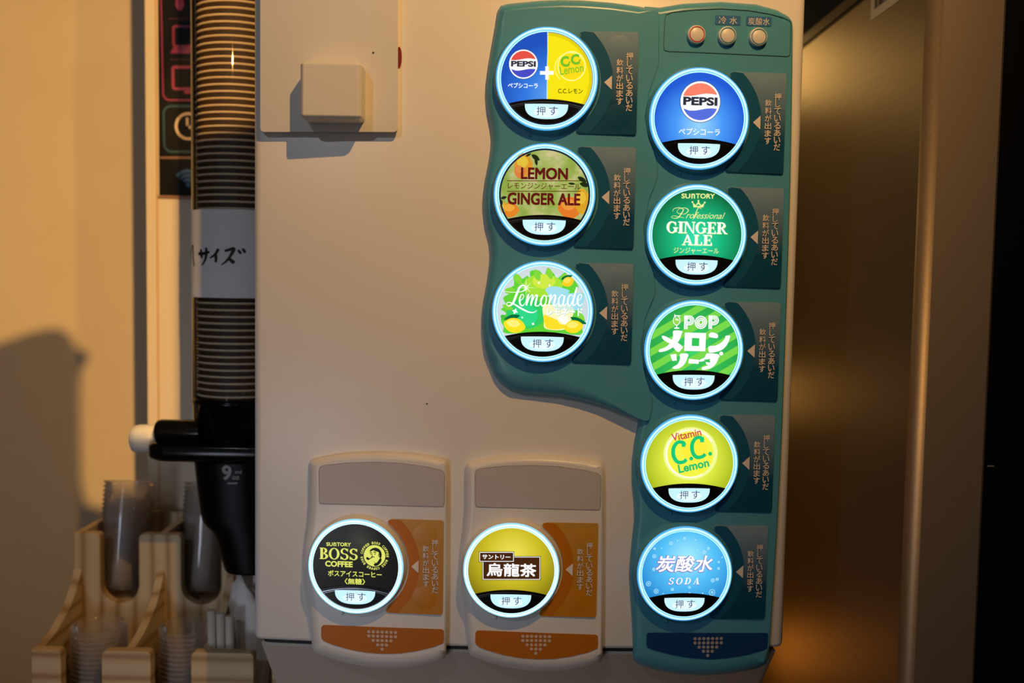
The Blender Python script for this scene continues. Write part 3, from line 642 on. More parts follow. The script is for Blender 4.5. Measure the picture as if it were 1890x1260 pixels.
def art_melon(a):
    r = a.r * 0.905; lt = glow((120, 215, 75))
    cxz, cyz = (a.cx - a.ox) * a.sc, (a.cy - a.oy) * a.sc; rz = r * a.sc
    def band(c, w):                                   # a slanting stripe clipped to the disc
        ang = R(-30); d = Vector((math.cos(ang), math.sin(ang))); n = Vector((-d.y, d.x)); out = []
        for e in (c - w / 2, c + w / 2):
            seg = []
            for i in range(9):
                ee = e; s = math.sqrt(max(0, rz * rz - ee * ee)); seg.append(s)
            out.append((e, seg[0]))
        pts = []
        (e0, s0), (e1, s1) = out
        for i in range(7): 
            e = e0 + (e1 - e0) * i / 6; s = math.sqrt(max(0, rz * rz - e * e)); p = d * s + n * e; pts.append((cxz + p.x, cyz + p.y))
        for i in range(7):
            e = e1 + (e0 - e1) * i / 6; s = math.sqrt(max(0, rz * rz - e * e)); p = -d * s + n * e; pts.append((cxz + p.x, cyz + p.y))
        a.zshape(shp_poly(pts), lt, L0 - 1e-4)
    for c in (-330, -195, -60, 75, 210, 340): band(c, 66)
    def P(x):                                         # striped capital P
        for k in range(3):
            o = k * 17
            a.zshape(shp_rect(x + o * 0.75, 222, x + o * 0.75 + 10, 352), W8, L0 + 1e-4)
        for k in range(3):
            a.zshape(shp_ring(x + 48, 268, 54 - k * 16, 48 - k * 14, 11, 10, -90, 90, 24), W8, L0 + 1e-4)
            a.zshape(shp_rect(x + 6, 220 + k * 14, x + 50, 229 + k * 14), W8, L0 + 1e-4); a.zshape(shp_rect(x + 30, 306 - k * 14, x + 50, 316 - k * 14), W8, L0 + 1e-4)
    P(428); P(668)
    for k in range(3): a.zshape(shp_ring(593, 287, 60 - k * 17, 64 - k * 18, 12, 12, n=36), W8, L0 + 1e-4)
    a.zshape(shp_ring(356, 268, 36, 48, 7, 7, -60, 240, 28), W8, L0 + 1e-4); a.zshape(shp_disc(356, 275, 27, 36), glow((150, 215, 80)), L0 + 5e-5); a.zshape(shp_rect(330, 218, 392, 228), W8, L0 + 1e-4)
    a.zshape(shp_rect(352, 312, 362, 340), W8, L0 + 1e-4); a.zshape(shp_disc(357, 342, 28, 7), W8, L0 + 1e-4); a.zshape(shp_disc(352, 258, 8), W8, L0 + 1.2e-4); a.zshape(shp_disc(368, 264, 8), W8, L0 + 1.2e-4); a.zshape(shp_stroke([(335, 205), (345, 240), (352, 262)], 5), W8, L0 + 1.3e-4)
    h = L0 + 1.5e-4
    a.zshape(shp_poly(spline([(325, 368), (408, 370), (405, 400), (385, 455), (345, 510), (280, 552), (215, 572), (185, 570), (192, 548), (250, 525), (300, 480), (322, 420)], 4, True)), W8, h)
    a.zshape(shp_poly(spline([(212, 418), (245, 420), (300, 448), (360, 478), (418, 522), (405, 548), (380, 572), (352, 560), (300, 500), (230, 455)], 4, True)), W8, h)
    a.zshape(shp_poly([(437, 385), (645, 390), (640, 568), (433, 562)][:]), W8, h); a.zshape(shp_poly([(508, 437), (580, 440), (577, 517), (506, 514)]), glow((50, 195, 85)), h + 5e-5)
    a.zshape(shp_poly(spline([(676, 398), (700, 384), (745, 395), (762, 410), (755, 440), (690, 432), (674, 420)], 4, True)), W8, h)
    a.zshape(shp_poly(spline([(676, 575), (674, 520), (740, 512), (800, 480), (832, 440), (838, 418), (880, 418), (876, 450), (850, 510), (800, 556), (730, 578)], 4, True)), W8, h)
    a.zshape(shp_poly([(295, 598), (355, 592), (362, 655), (318, 660)]), W8, h)
    a.zshape(shp_poly(spline([(395, 592), (470, 592), (462, 640), (430, 700), (375, 735), (325, 735), (322, 720), (370, 690), (392, 640)], 4, True)), W8, h)
    a.zshape(shp_poly([(480, 640), (580, 650), (575, 690), (474, 684)]), W8, h)
    a.zshape(shp_poly(spline([(660, 588), (770, 598), (768, 640), (745, 690), (700, 730), (625, 750), (608, 742), (612, 722), (665, 705), (690, 665), (640, 662), (585, 668), (588, 650), (635, 625)], 4, True)), W8, h)
    a.zshape(shp_poly([(628, 650), (690, 642), (680, 665), (640, 675)]), glow((60, 198, 85)), h + 5e-5); a.zshape(shp_poly([(640, 668), (720, 690), (700, 722), (650, 690)]), W8, h + 4e-5)
    a.zshape(shp_disc(797, 590, 19), W8, h); a.zshape(shp_disc(770, 617, 12), W8, h)
def art_cc(a):
    y2 = glow((243, 243, 70))
    a.zshape(shp_ring(600, 455, 265, 258, 60, 55, n=56), glow((240, 250, 150)), L0 - 2e-5); a.zshape(shp_ring(600, 455, 248, 240, 18, 16, 60, 330, n=56), glow((252, 255, 225)), L0); a.zshape(shp_disc(600, 460, 226, 222, n=48), y2, L0)
    a.zshape(shp_disc(640, 420, 120, 110), glow((250, 236, 60)), L0 + 3e-5)
    a.text('Vitamin', 556, 270, 292, 74, glow((205, 75, 80)), L0 + 1e-4, off=0.018, rot=12)
    g = glow((25, 200, 120))
    a.zshape(shp_stroke([(538, 375), (520, 345), (470, 345), (432, 400), (435, 480), (475, 535), (530, 535), (560, 510)], [44, 36, 34, 38, 38, 36, 34, 34]), g, L0 + 1e-4)
    a.zshape(shp_rect(512, 338, 548, 388), g, L0 + 1e-4)
    a.zshape(shp_stroke([(715, 330), (695, 300), (650, 305), (615, 360), (620, 440), (660, 490), (715, 485), (745, 460)], [44, 36, 34, 38, 38, 36, 34, 34]), g, L0 + 1e-4)
    a.zshape(shp_rect(692, 294, 730, 345), g, L0 + 1e-4)
    a.zshape(shp_disc(607, 503, 19), g, L0 + 1e-4); a.zshape(shp_disc(792, 458, 19), g, L0 + 1e-4)
    a.text('Lemon', 630, 573, 305, 86, glow((40, 190, 115)), L0 + 1e-4, off=0.03, rot=13)
def art_soda(a):
    bw = glow((180, 232, 252))
    for x, y, r in ((355, 207, 14), (230, 303, 15), (188, 511, 19), (247, 570, 18), (370, 558, 12), (672, 587, 24), (676, 495, 15), (710, 487, 12), (608, 278, 14), (640, 250, 11), (457, 170, 9), (228, 402, 12), (720, 405, 10), (500, 545, 10), (232, 245, 9), (720, 355, 8), (500, 590, 8)):
        a.zshape(shp_ring(x, y, r, r, 4.5, 4.5, n=20), bw, L0); a.zshape(shp_disc(x, y, r * 0.45, n=12), glow((150, 218, 250)), L0)
    for x, y in ((405, 187), (540, 183), (285, 244), (300, 590), (600, 592), (560, 262), (745, 320)): a.zshape(shp_disc(x, y, 5, n=10), bw, L0)
    pu = glow((130, 120, 190)); wh = glow((250, 250, 255))
    a.text('炭酸水', 462, 366, 438, 134, pu, L0 + 1e-4, off=0.0, bold=6, shear=0.22); a.text('炭酸水', 465, 364, 428, 126, wh, L0 + 2e-4, off=0.0, bold=2.2, shear=0.22)
    a.text('SODA', 459, 499, 242, 56, pu, L0 + 1e-4, ser=True, gap=0.3, shear=0.22); a.text('SODA', 461, 496, 236, 52, wh, L0 + 2e-4, ser=True, gap=0.32, shear=0.22)
def art_coffee(a):
    y = glow((222, 226, 105)); k = glow((22, 22, 14))
    unicase(a, 336, 252, 182, 28, y, L0, 0.03); a.text('BOSS', 335, 322, 280, 86, y, L0, ser=True, gap=0.05); a.text('COFFEE', 336, 397, 203, 43, y, L0, off=0.04)
    a.text('ボスアイスコーヒー', 452, 468, 395, 44, y, L0, off=0.018); a.text('〈無糖〉', 452, 524, 150, 46, y, L0, off=0.0, bold=1.0)
    cx, cy = 598, 332
    a.zshape(shp_disc(cx, cy, 79, n=40), y, L0)
    h = L0 + 1e-4                                     # a man's head with a pipe, in silhouette
    a.zshape(shp_poly(spline([(562, 300), (572, 284), (600, 272), (630, 280), (648, 305), (650, 335), (640, 352), (632, 330), (628, 306), (606, 298), (590, 292), (572, 300)], 4, True)), k, h)
    a.zshape(shp_stroke([(540, 345), (550, 358), (566, 352), (585, 340)], [13, 12, 7, 5]), k, h); a.zshape(shp_disc(547, 352, 10), k, h)
    for s in ([(563, 312), (572, 308), (580, 312)], [(590, 308), (600, 304), (612, 310)]): a.zshape(shp_stroke(s, [3, 7, 3]), k, h)
    a.zshape(shp_disc(573, 320, 4.5), k, h); a.zshape(shp_disc(602, 318, 4.5), k, h); a.zshape(shp_stroke([(584, 316), (578, 332), (586, 335)], [3, 4, 3]), k, h); a.zshape(shp_stroke([(572, 342), (586, 338), (600, 343)], [3, 6, 3]), k, h)
    a.zshape(shp_ring(634, 328, 9, 14, 4, 4, n=20), k, h); a.zshape(shp_poly(spline([(588, 366), (610, 385), (640, 348), (650, 362), (634, 392), (606, 408), (590, 396), (600, 388)], 4, True)), k, h)
    word = 'BOSS COFFEE ' * 3
    for i, ch in enumerate(word):
        t = R(-128 + i * 360 / len(word)); x, yy = cx + 95 * math.sin(t), cy - 95 * math.cos(t)
        if ch != ' ': a.text(ch, x, yy, 12.5 if ch != 'O' else 14.5, 18, y, L0, off=0.03, rot=-math.degrees(t))
def art_tea(a):
    br, wh, ol = glow((66, 36, 14)), glow((252, 250, 250)), glow((40, 26, 8))
    def boxed(x0, y0, x1, y1, h, sk=5):
        for d, m, q in ((-4, ol, 0), (0, wh, 3e-5), (5, br, 6e-5)):
            a.zshape(shp_poly([(x0 + d, y0 + d), (x1 - d, y0 + d), (x1 - d, y1 - d), (x0 + d, y1 - d)]), m, h + q)
    boxed(240, 340, 658, 510, L0); boxed(216, 306, 466, 377, L0 + 1e-4)
    a.text('サントリー', 339, 342, 205, 34, wh, L0 + 2.5e-4, off=0.03); a.text('烏龍茶', 449, 438, 360, 98, wh, L0 + 2.5e-4, off=0.0, bold=2.4)

def push_button(parent, cx, cy, r, h_panel, zoom, sc, art, lens, base_m, info, lab):
    H = h_panel + 0.0085
    p, ax, ay, nn, un = frame(cx, cy, H)
    kk = r / 92.5
    q = p - nn * 0.0085
    b = MB(); b.lathe(q, [(r * 1.075 * un, 0), (r * 1.075 * un, 0.0008), (r * 1.05 * un, 0.0022), (r * 1.03 * un, 0.0068), (r * 1.0 * un, 0.0078), (r * 0.9 * un, 0.0078)], base_m, 72, axis=nn)
    bt = b.build('push_button', parent, lab)
    s1, s2, s3 = info['ring']
    b = MB()
    for m, pr in ((s1, [(1.022, -0.0016), (1.02, -0.0004), (0.995, 0.0003)]), (s2, [(0.995, 0.0003), (0.972, 0.0006), (0.955, 0.0005)]), (s3, [(0.955, 0.0005), (0.935, 0.0002)]), (s2, [(0.935, 0.0002), (0.925, 0), (0.915, -0.0004)])):
        b.lathe(p, [(rr * r * un, hh) for rr, hh in pr], m, 80, axis=nn)
    b.build('light_ring', bt)
    a = Art(p, ax, ay, nn, un, cx, cy, zoom[0], zoom[1], sc); a.r = r
    lens_m = lens(tuple(p - base_of(bt)), r * un) if callable(lens) else lens
    b = MB(); b.add([p + ax * (r * 0.917 * un * math.cos(t)) + ay * (r * 0.917 * un * math.sin(t)) for t in [2 * math.pi * i / 72 for i in range(72)]], [tuple(range(72))], lens_m); b.build('picture_lens', bt)
    art(a); a.mb.build('printed_picture', bt, fix=False)
    t = Art(p, ax, ay, nn, un, 0, 0, 0, 0, 1); t.r = r
    h = 0.0010
    def arc(b0, n=20, x=70): return [(x * kk * (2 * i / n - 1), kk * (b0 - 9.0 * (2 * i / n - 1) ** 2)) for i in range(n + 1)]
    rb = 84.6 * kk; a0 = math.atan2(-46.5, 69.0)
    lower = [(rb * math.cos(a0 + (-math.pi - 2 * a0) * i / 30), rb * math.sin(a0 + (-math.pi - 2 * a0) * i / 30)) for i in range(31)]
    blk = [(x, y) for x, y in arc(-37.5)] + lower
    t.put(shp_poly(blk), m_black, h)
    t.put(shp_stroke(arc(-42.5, 12, 66), 1.5 * kk), m_chrome, h + 2e-4)
    t.put(shp_stroke(arc(-45.0, 12, 62), 0.8 * kk), m_chrome, h + 2e-4)
    rim = [(rb * 0.985 * math.cos(a0 * 0.98 + (-math.pi - 1.96 * a0) * i / 30), rb * 0.985 * math.sin(a0 * 0.98 + (-math.pi - 1.96 * a0) * i / 30)) for i in range(31)]
    t.put(shp_stroke(rim, 1.0 * kk, 2), m_chrome, h + 2e-4)
    tab = t.mb.build('press_tab', bt)
    t = Art(p, ax, ay, nn, un, 0, 0, 0, 0, 1)
    moon = [(40 * kk * (1 - 2 * i / 12), kk * (-46.5 - 0.8 * (1 - 2 * i / 12) ** 2)) for i in range(13)]
    for i in range(1, 24):
        th = math.pi * i / 24; moon.append((-40 * kk * math.copysign(abs(math.cos(th)) ** 0.75, math.cos(th)), kk * (-48 - 26.3 * math.sin(th) ** 0.8)))
    t.put(shp_poly(moon), glow((196, 240, 255), 1.05), h + 3e-4)
    t.put(shp_disc(0, -62 * kk, 24 * kk, 9 * kk), glow((226, 250, 255), 1.05), h + 3.5e-4)
    for ch, x in (('押', -11), ('す', 11.8)): t.text(ch, x * kk, 59.3 * kk, 16 * kk, 16 * kk, glow((45, 62, 110)), h + 4.5e-4)
    t.mb.build('press_label', tab)
    # screw pip below the flange
    pp = q + ax * (-30 * kk * un) - ay * (101 * kk * un); b = MB(); b.lathe(pp, [(3.2 * un, 0), (3.0 * un, 0.0012), (1.6 * un, 0.002), (0.0001, 0.0022)], base_m, 14, axis=nn); b.build('locating_pip', bt)
    # instruction plate beside it
    g = Art(q, ax, ay, nn, un, 0, 0, 0, 0, 1)
    r1, r2 = 102.5 * kk, 124 * kk
    def cpt(rr, ang): return (rr * math.cos(R(ang)), rr * math.sin(R(ang)))
    inner = [cpt(r1, 53 - 106 * i / 24) for i in range(25)]
    x0, x1, yt, yb = 57 * kk, 170 * kk, 92 * kk, -97 * kk
    rr = 4 * kk
    out = inner + [(x0, yb + 6 * kk), (x0 + 1.5 * kk, yb + 1.5 * kk), (x0 + 6 * kk, yb)] + [(x1 - rr, yb), (x1 - rr * 0.3, yb + rr * 0.3), (x1, yb + rr)] + [(x1, yt - rr), (x1 - rr * 0.3, yt - rr * 0.3), (x1 - rr, yt)] + [(x0 + 12 * kk, yt), (x0 + 5.5 * kk, yt - 1.5 * kk), (x0 + 2.5 * kk, yt - 5 * kk)]
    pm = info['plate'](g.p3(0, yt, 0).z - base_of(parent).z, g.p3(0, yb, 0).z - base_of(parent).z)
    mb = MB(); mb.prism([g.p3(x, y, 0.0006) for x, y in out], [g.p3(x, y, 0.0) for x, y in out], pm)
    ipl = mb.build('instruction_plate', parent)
    # the darker crescent, bumps and lettering printed on it
    band = [cpt(r1 + 0.4, 52.5 - 105 * i / 24) for i in range(25)] + [cpt(r2, -46 + 94 * i / 24) for i in range(25)] + [(x0 + 12 * kk, yt - 0.4), (x0 + 4 * kk, yt - 3 * kk)]
    band = [cpt(r1 + 0.4, 52.5 - 105 * i / 24) for i in range(25)] + [(x0 + 2 * kk, yb + 4 * kk), (x0 + 24 * kk, yb + 1 * kk)] + [cpt(r2, -46 + 92.5 * i / 24) for i in range(25)] + [(x0 + 12 * kk, yt - 0.5), (x0 + 4 * kk, yt - 3 * kk)]
    g.put(shp_poly(band), info['band'], 0.0008)
    g.mb.build('crescent_print', ipl)
    g = Art(q, ax, ay, nn, un, 0, 0, 0, 0, 1)
    g.put(shp_poly([(107.5 * kk, -1.5 * kk), (122 * kk, 11.5 * kk), (122 * kk, -14.5 * kk)]), m_print, 0.0011)
    for s, x, y0, pit in (('押しているあいだ', 154.5, 45, 13.55), ('飲料が出ます', 136.5, 33, 14.2)):
        for i, ch in enumerate(s):
            w = 12.6
            if ch == 'し': w = 9.5
            g.text(ch, x * kk, -(y0 - i * pit) * kk, w * kk, 12.8 * kk, info['edge'], 0.0010, off=0.055); g.text(ch, x * kk, -(y0 - i * pit) * kk, w * kk, 12.8 * kk, m_print, 0.0012, off=0.014)
    g.mb.build('instruction_lettering', ipl)
    for bx, by, br_ in ((134, 62, 24), (134, -64, 24)):
        g = MB(); c = q + ax * (bx * kk * un) + ay * (by * kk * un) + nn * 0.0003; rad = br_ * kk * un
        g.lathe(c, [(rad, 0.0003), (rad * 0.85, 0.00045), (rad * 0.5, 0.0006), (0.0001, 0.00065)], pm, 30, axis=nn)
        g.build('embossed_bump', ipl)
    return bt
teal_ring = (glow((75, 165, 225), 1.2), glow((190, 236, 255), 1.35), glow((105, 195, 245), 1.2))
white_ring = (glow((150, 215, 235), 1.1), glow((222, 248, 255), 1.3), glow((165, 225, 245), 1.2))
n_pl = [0]
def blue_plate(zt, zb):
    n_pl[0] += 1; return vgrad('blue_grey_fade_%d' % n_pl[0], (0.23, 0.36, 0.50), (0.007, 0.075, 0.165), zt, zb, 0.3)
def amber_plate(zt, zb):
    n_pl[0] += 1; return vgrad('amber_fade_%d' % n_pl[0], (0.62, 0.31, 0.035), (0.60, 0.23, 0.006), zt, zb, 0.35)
blue = dict(ring=teal_ring, plate=blue_plate, band=mat('petrol_print', (0.012, 0.11, 0.22), 0.3, spec=0.3), edge=m_printd)
amber = dict(ring=white_ring, plate=amber_plate, band=mat('orange_print', (0.58, 0.17, 0.003), 0.4, spec=0.2), edge=mat('amber_edge', (0.45, 0.2, 0.02), 0.5))
def lens_of(name, c0, c1, off=(0, 0), rad=1.0, mid=None, blot=None):
    return lambda c, r: radial('lens_' + name, c0, c1, (c[0] + off[0] * r, c[1], c[2] + off[1] * r), r * rad, mid=mid, blot=blot)
push_button(lpanel, 1009.5, 145, 92.5, HL, (880, 0), 5.25, art_mix, lens_of('cola_mix', (95, 165, 245), (20, 80, 190), (0.1, -0.35), 1.05, mid=(45, 120, 225)), m_teal, blue, 'button half blue, half yellow')
push_button(lpanel, 1005.2, 359, 92, HL, (880, 240), 5.25, art_lemginger, lens_of('citrus', (165, 180, 95), (140, 165, 65), (0, 0), 1.0, blot=(205, 195, 140)), m_teal, blue, 'button with lemons and maroon capitals')
push_button(lpanel, 1001.7, 574.8, 91.5, HL, (880, 460), 5.25, art_lemonade, lens_of('leafy', (240, 250, 245), (205, 218, 225), (0, 0), 0.95), m_teal, blue, 'button with green leaves and a white script word')
push_button(rpanel, 1290.8, 218.6, 91.2, HR, (1180, 120), 5.25, art_cola, lens_of('cola', (150, 215, 255), (25, 90, 215), (0, -0.15), 0.95, mid=(70, 155, 250)), m_teal, blue, 'blue button with red white and blue globe')
push_button(rpanel, 1286.4, 433.3, 91, HR, (1180, 320), 5.25, art_proginger, lens_of('green', (50, 230, 180), (5, 110, 65), (0, -0.1), 0.98, mid=(18, 185, 125)), m_teal, blue, 'green button with crown and white capitals')
push_button(rpanel, 1281, 646, 90.5, HR, (1180, 540), 5.25, art_melon, lens_of('melon', (60, 215, 105), (40, 165, 70), (0, 0), 1.0), m_teal, blue, 'striped green button with big white characters')
push_button(rpanel, 1272.7, 855.7, 89.2, HR, (1160, 750), 5.25, art_cc, lens_of('lemon_yellow', (240, 252, 130), (170, 185, 25), (0, 0.1), 0.98, mid=(226, 240, 70)), m_teal, blue, 'yellow button with green letters')
push_button(rpanel, 1264, 1058.8, 86.8, HR, (1150, 950), 4.0656, art_soda, lens_of('soda', (165, 240, 255), (40, 140, 215), (0.05, 0.35), 1.1, mid=(85, 195, 250)), m_teal, blue, 'light blue button with bubbles')
push_button(pcof, 656.2, 1045.4, 86.9, hp, (540, 940), 3.9375, art_coffee, lens_of('coffee', (52, 54, 44), (14, 14, 10), (0.1, 0.55), 0.8, mid=(20, 20, 15)), m_white2, amber, 'black button with yellow lettering')  # paler upper part of this black lens is a painted sheen
push_button(ptea, 943.6, 1052.8, 87, hp, (830, 940), 3.9375, art_tea, lens_of('olive', (240, 228, 85), (130, 118, 10), (0.02, 0.35), 1.15, mid=(205, 190, 35)), m_white2, amber, 'olive yellow button with brown name box')

# ------------------------------------------------------------------ unseen blocker added behind the camera, outline shaped for the left wall's shadow
TD = (-1.0 - LW.y) / (YL - LW.y)
o2 = [LW + (at(x, y, YL) - LW) * TD for x, y in ((-330, 760), (-150, 700), (0, 640), (60, 612), (105, 604), (130, 618), (140, 640), (164, 652), (163, 664), (150, 682), (147, 720), (150, 890), (158, 928), (185, 938), (300, 942), (470, 945), (470, 1300))]
o2 = [(p.x, p.z) for p in o2]; o2 += [(o2[-1][0], 0.0), (o2[0][0], 0.0)]
m_felt = mat('blocker_felt', (0.10, 0.09, 0.08), 0.9)
b = MB(); b.prism([(x, -1.0, z) for x, z in o2], [(x - 0.008, -1.03, z) for x, z in o2], m_felt); struct(b, 'shadow_blocker')
TB = (-1.0 - LW.y) / (0 - LW.y); xb = LW.x + (XL - 0.006 - LW.x) * TB
b = MB(); b.box((xb, -1.03, 0), (xb + 0.7, -1.0, 2.3), m_felt); struct(b, 'light_blocker')  # second unseen blocker, added to keep the wall spotlight off the dispenser

# ------------------------------------------------------------------ cup dispenser
YC = 0.193
cx0 = at(357.5, 400, YC).x + 0.046; CC = Vector((cx0, YC, 0))
def zc(py, Y=YC): return at(430, py, Y).z
cupd = thing('cup_dispenser', (cx0, YC, zc(1058)), 'clear tube cup dispenser with black base and white knob beside the drink dispenser', 'cup dispenser')
m_tube = clear('clear_acrylic', (0.95, 0.95, 0.94), ior=1.28)
zt0, zt1 = zc(735), CAMZ + 0.48
b = MB(); n = 64
b.lathe(CC, [(0.046, zt0), (0.046, zt1)], m_tube, n); b.build('tube', cupd)
zb = zc(800)
b = MB(); b.lathe(CC, [(0.0435, zt0 - 0.004), (0.0435, zt0 + 0.003), (0.0462, zt0 + 0.003), (0.0466, zt0 - 0.002), (0.0455, zt0 - 0.004), (0.0455, zb - 0.008), (0.043, zb - 0.010), (0.043, zt0 - 0.02)], m_blackp, n); b.build('collar', cupd)
# bracket, lever, chute
z0, z1 = zc(855, YC - 0.05), zc(821, YC - 0.05)
b = MB(); xl = at(265, 830, YC - 0.045).x
o2 = rrect(xl, YC - 0.050, -0.222, YC + 0.045, 0.022, 8)
rings = []
for z, i in ((z0, 0.004), (z0 + 0.002, 0.001), (z0 + 0.004, 0), (z1 - 0.004, 0), (z1 - 0.0015, 0.0012), (z1, 0.004)):
    rings.append([Vector((x + (i if x < xl + 0.03 else -i) * 1.0, y + (i if y < YC else -i), z)) for x, y in o2])
b.loft(rings, m_blackp, cap=True, smooth=True); br = b.build('bracket', cupd)
pa, pb = at(288, 795, YC - 0.03), at(372, 795, YC - 0.03); pb.z = pa.z
b = MB(); b.lathe(pa, [(0.0001, 0), (0.008, 0.0002), (0.0108, 0.002), (0.0118, 0.006), (0.0118, (pb - pa).length)], m_blackp, 32, axis=Vector((1, 0, 0))); lv = b.build('lever', cupd)
pk = at(243, 809, YC - 0.012)
b = MB(); b.lathe(pk, [(0.0001, 0), (0.009, 0.0004), (0.0135, 0.003), (0.0146, 0.009), (0.0146, 0.034), (0.006, 0.035), (0.006, 0.05)], mat('white_knob', (0.72, 0.74, 0.76), 0.35), 32, axis=Vector((1, 0, 0))); b.build('knob', lv, 'white round end knob')
rings = []
for py, lx in ((845, 363), (856, 365), (900, 370), (930, 374), (955, 377.5), (968, 380), (976, 386), (985, 397), (1000, 405.5), (1020, 411), (1040, 417), (1055, 421), (1058.5, 424)):
    z = zc(py, YC - 0.036); xl_ = at(lx, py, YC).x; xr_ = -0.232; cxx, hw = (xl_ + xr_) / 2, (xr_ - xl_) / 2
    rings.append([Vector((cxx + hw * math.copysign(abs(math.cos(t)) ** 0.7, math.cos(t)), YC + 0.041 * math.copysign(abs(math.sin(t)) ** 0.8, math.sin(t)), z)) for t in [2 * math.pi * i / 48 for i in range(48)]])
b = MB(); b.loft(rings, mat('satin_black', (0.004, 0.004, 0.004), 0.3, spec=0.06), cap=True, smooth=True); chute = b.build('chute', cupd)
m_dim = mat('dim_print', (0.32, 0.31, 0.30), 0.5)
YF = YC - 0.0422
a = Art(at(430, 880, YF), Vector((1, 0, 0)), Vector((0, 0, 1)), Vector((0, -1, 0)), (YF + 0.8) / FPX, 430, 880, 200, 680, 5.25)
a.text('9', 1147, 1008, 95, 150, m_dim, 0.0, off=0.03); a.text('oz', 1235, 1058, 72, 36, m_dim, 0.0, off=0.01); a.text('ml', 1262, 1000, 60, 36, m_dim, 0, off=0.01)
a.zshape(shp_poly([(1150, 1108), (1250, 1104), (1248, 1118), (1152, 1120)]), m_dim, 0); a.mb.build('size_print', chute)
# paper size label wrapped round the tube
def on_tube(px, py, r=0.0464):
    rp = r * FPX / (YC + 0.8 - 0.02); cpx = 945 + cx0 * FPX / (YC + 0.8 - 0.02) + 1.0
    s = max(-0.999, min(0.999, (px - cpx) / rp)); th = math.asin(s)
    y = YC - r * math.cos(th); return Vector((cx0 + r * s, y, at(px, py, y).z))
b = MB(); rows = []
for j in range(9):
    rows.append([Vector((cx0 + 0.0465 * math.sin(R(t)), YC - 0.0465 * math.cos(R(t)), zc(386, YC - 0.046) + (zc(550, YC - 0.046) - zc(386, YC - 0.046)) * j / 8)) for t in range(-112, 113, 7)])
b.loft(rows, m_paper, closed=False, smooth=True); lab = b.build('size_label', cupd, 'white paper label with handwriting in black ink', fix=False)
b = MB()
def brush(pts, w):
    vs, fs = shp_stroke([(x / 3.316 + 280, y / 3.316 + 340) for x, y in pts], [q / 3.316 for q in w] if isinstance(w, list) else w / 3.316)
    b.add([on_tube(x, y, 0.0468) for x, y in vs], fs, m_ink)
def brush_round(pts, w):                             # (angle, photo row) round the side of the tube
    vs, fs = shp_stroke([(0.0468 * R(t) * 1700, y) for t, y in pts], w)
    b.add([Vector((cx0 + 0.0468 * math.sin(x / 1700 / 0.0468), YC - 0.0468 * math.cos(x / 1700 / 0.0468), zc(y, YC - 0.046))) for x, y in vs], fs, m_ink)
brush_round([(-90, 492), (-87, 472), (-84, 456), (-78, 470), (-72, 484), (-65, 470), (-57, 454), (-54, 456), (-53.5, 472), (-51, 492)], [3, 4, 4, 4, 3, 4, 4, 4, 4, 4])
brush([(318, 425), (350, 425), (400, 414)], [18, 20, 14]); brush([(338, 398), (340, 425), (346, 452)], [14, 15, 14]); brush([(376, 388), (378, 420), (370, 460), (346, 496)], [14, 18, 14, 8])
brush([(458, 396), (436, 430), (402, 452)], [18, 16, 10]); brush([(440, 425), (442, 450), (440, 478)], [16, 18, 16])
brush([(496, 408), (520, 402), (548, 396), (534, 430), (510, 466), (476, 494)], [16, 18, 22, 18, 14, 8]); brush([(518, 452), (535, 468), (552, 482)], [14, 22, 20])
brush([(572, 402), (582, 416), (588, 426)], [12, 16, 12]); brush([(596, 394), (606, 408), (612, 420)], [12, 16, 12])
b.build('handwriting', lab, fix=False)
# paper cups nested in the tube
m_cup = noisy('kraft_cup', (0.04, 0.02, 0.009), (0.06, 0.03, 0.013), 0.7, 60); m_rim = mat('pale_cup_rim', (0.74, 0.58, 0.40), 0.5)
PITCH_C = 12.45 * (YC + 0.76) / FPX
zcup = zt0 + 0.006; ncup = int((CAMZ + 0.345 - zcup) / PITCH_C)
b = MB(); prof = [(0.0280, -0.085), (0.0400, -0.0010)]
b.lathe((0, 0, 0), prof, m_cup, 56)
b.lathe((0, 0, 0), [(0.0001, -0.083), (0.0279, -0.083)], m_cup, 40)
b.lathe((0, 0, 0), [(0.0404, -0.0012), (0.0416, -0.0010), (0.0423, 0.0), (0.0416, 0.0011), (0.0406, 0.0010), (0.0401, 0.0)], m_rim, 56)
cup0 = b.build('paper_cup')
tag(cup0, 'brown paper cup with a pale rim nested in the clear tube of the dispenser', 'paper cup', 'paper cups nested in the tube')
for i in range(ncup):
    c = cup0 if i == 0 else cup0.copy()
    if i: COL.objects.link(c)
    c.location = (cx0, YC, zcup + i * PITCH_C)

# ------------------------------------------------------------------ wooden cup rack
Y1, Y2, Y3 = 0.140, 0.237, 0.345
XA = at(57, 1205, Y1).x; XB = -0.218; ZB = TOPZ
ZL, ZU = at(120, 1200, Y1).z, at(160, 984, Y2).z
m_wz, m_wx, m_wy = wood('pine_upright', 'z'), wood('pine_cross', 'x'), wood('pine_depth', 'y')
rack = thing('cup_rack', ((XA + XB) / 2, 0.24, ZB), 'pine two tier cup rack with rounded notches in its front boards', 'cup rack')
def side(x0, x1, nm):
    yz = [(Y1 + 0.012, ZB), (Y1 + 0.012, ZL - 0.001)] + spline([(Y1 + 0.012, ZL - 0.001), (Y1 + 0.04, ZL + 0.006), (Y1 + 0.075, ZL + 0.025), (Y2 + 0.002, ZL + 0.055)], 5)[1:] + [(Y2 + 0.012, ZL + 0.055), (Y2 + 0.012, ZU), (Y3, ZU), (Y3, ZB)]
    b = MB(); b.prism([(x0, y, z) for y, z in yz], [(x1, y, z) for y, z in yz], m_wy); return b.build(nm, rack, bevel=0.0012)
XD1, XD2 = at(232, 1200, Y1).x, at(374, 1200, Y1).x
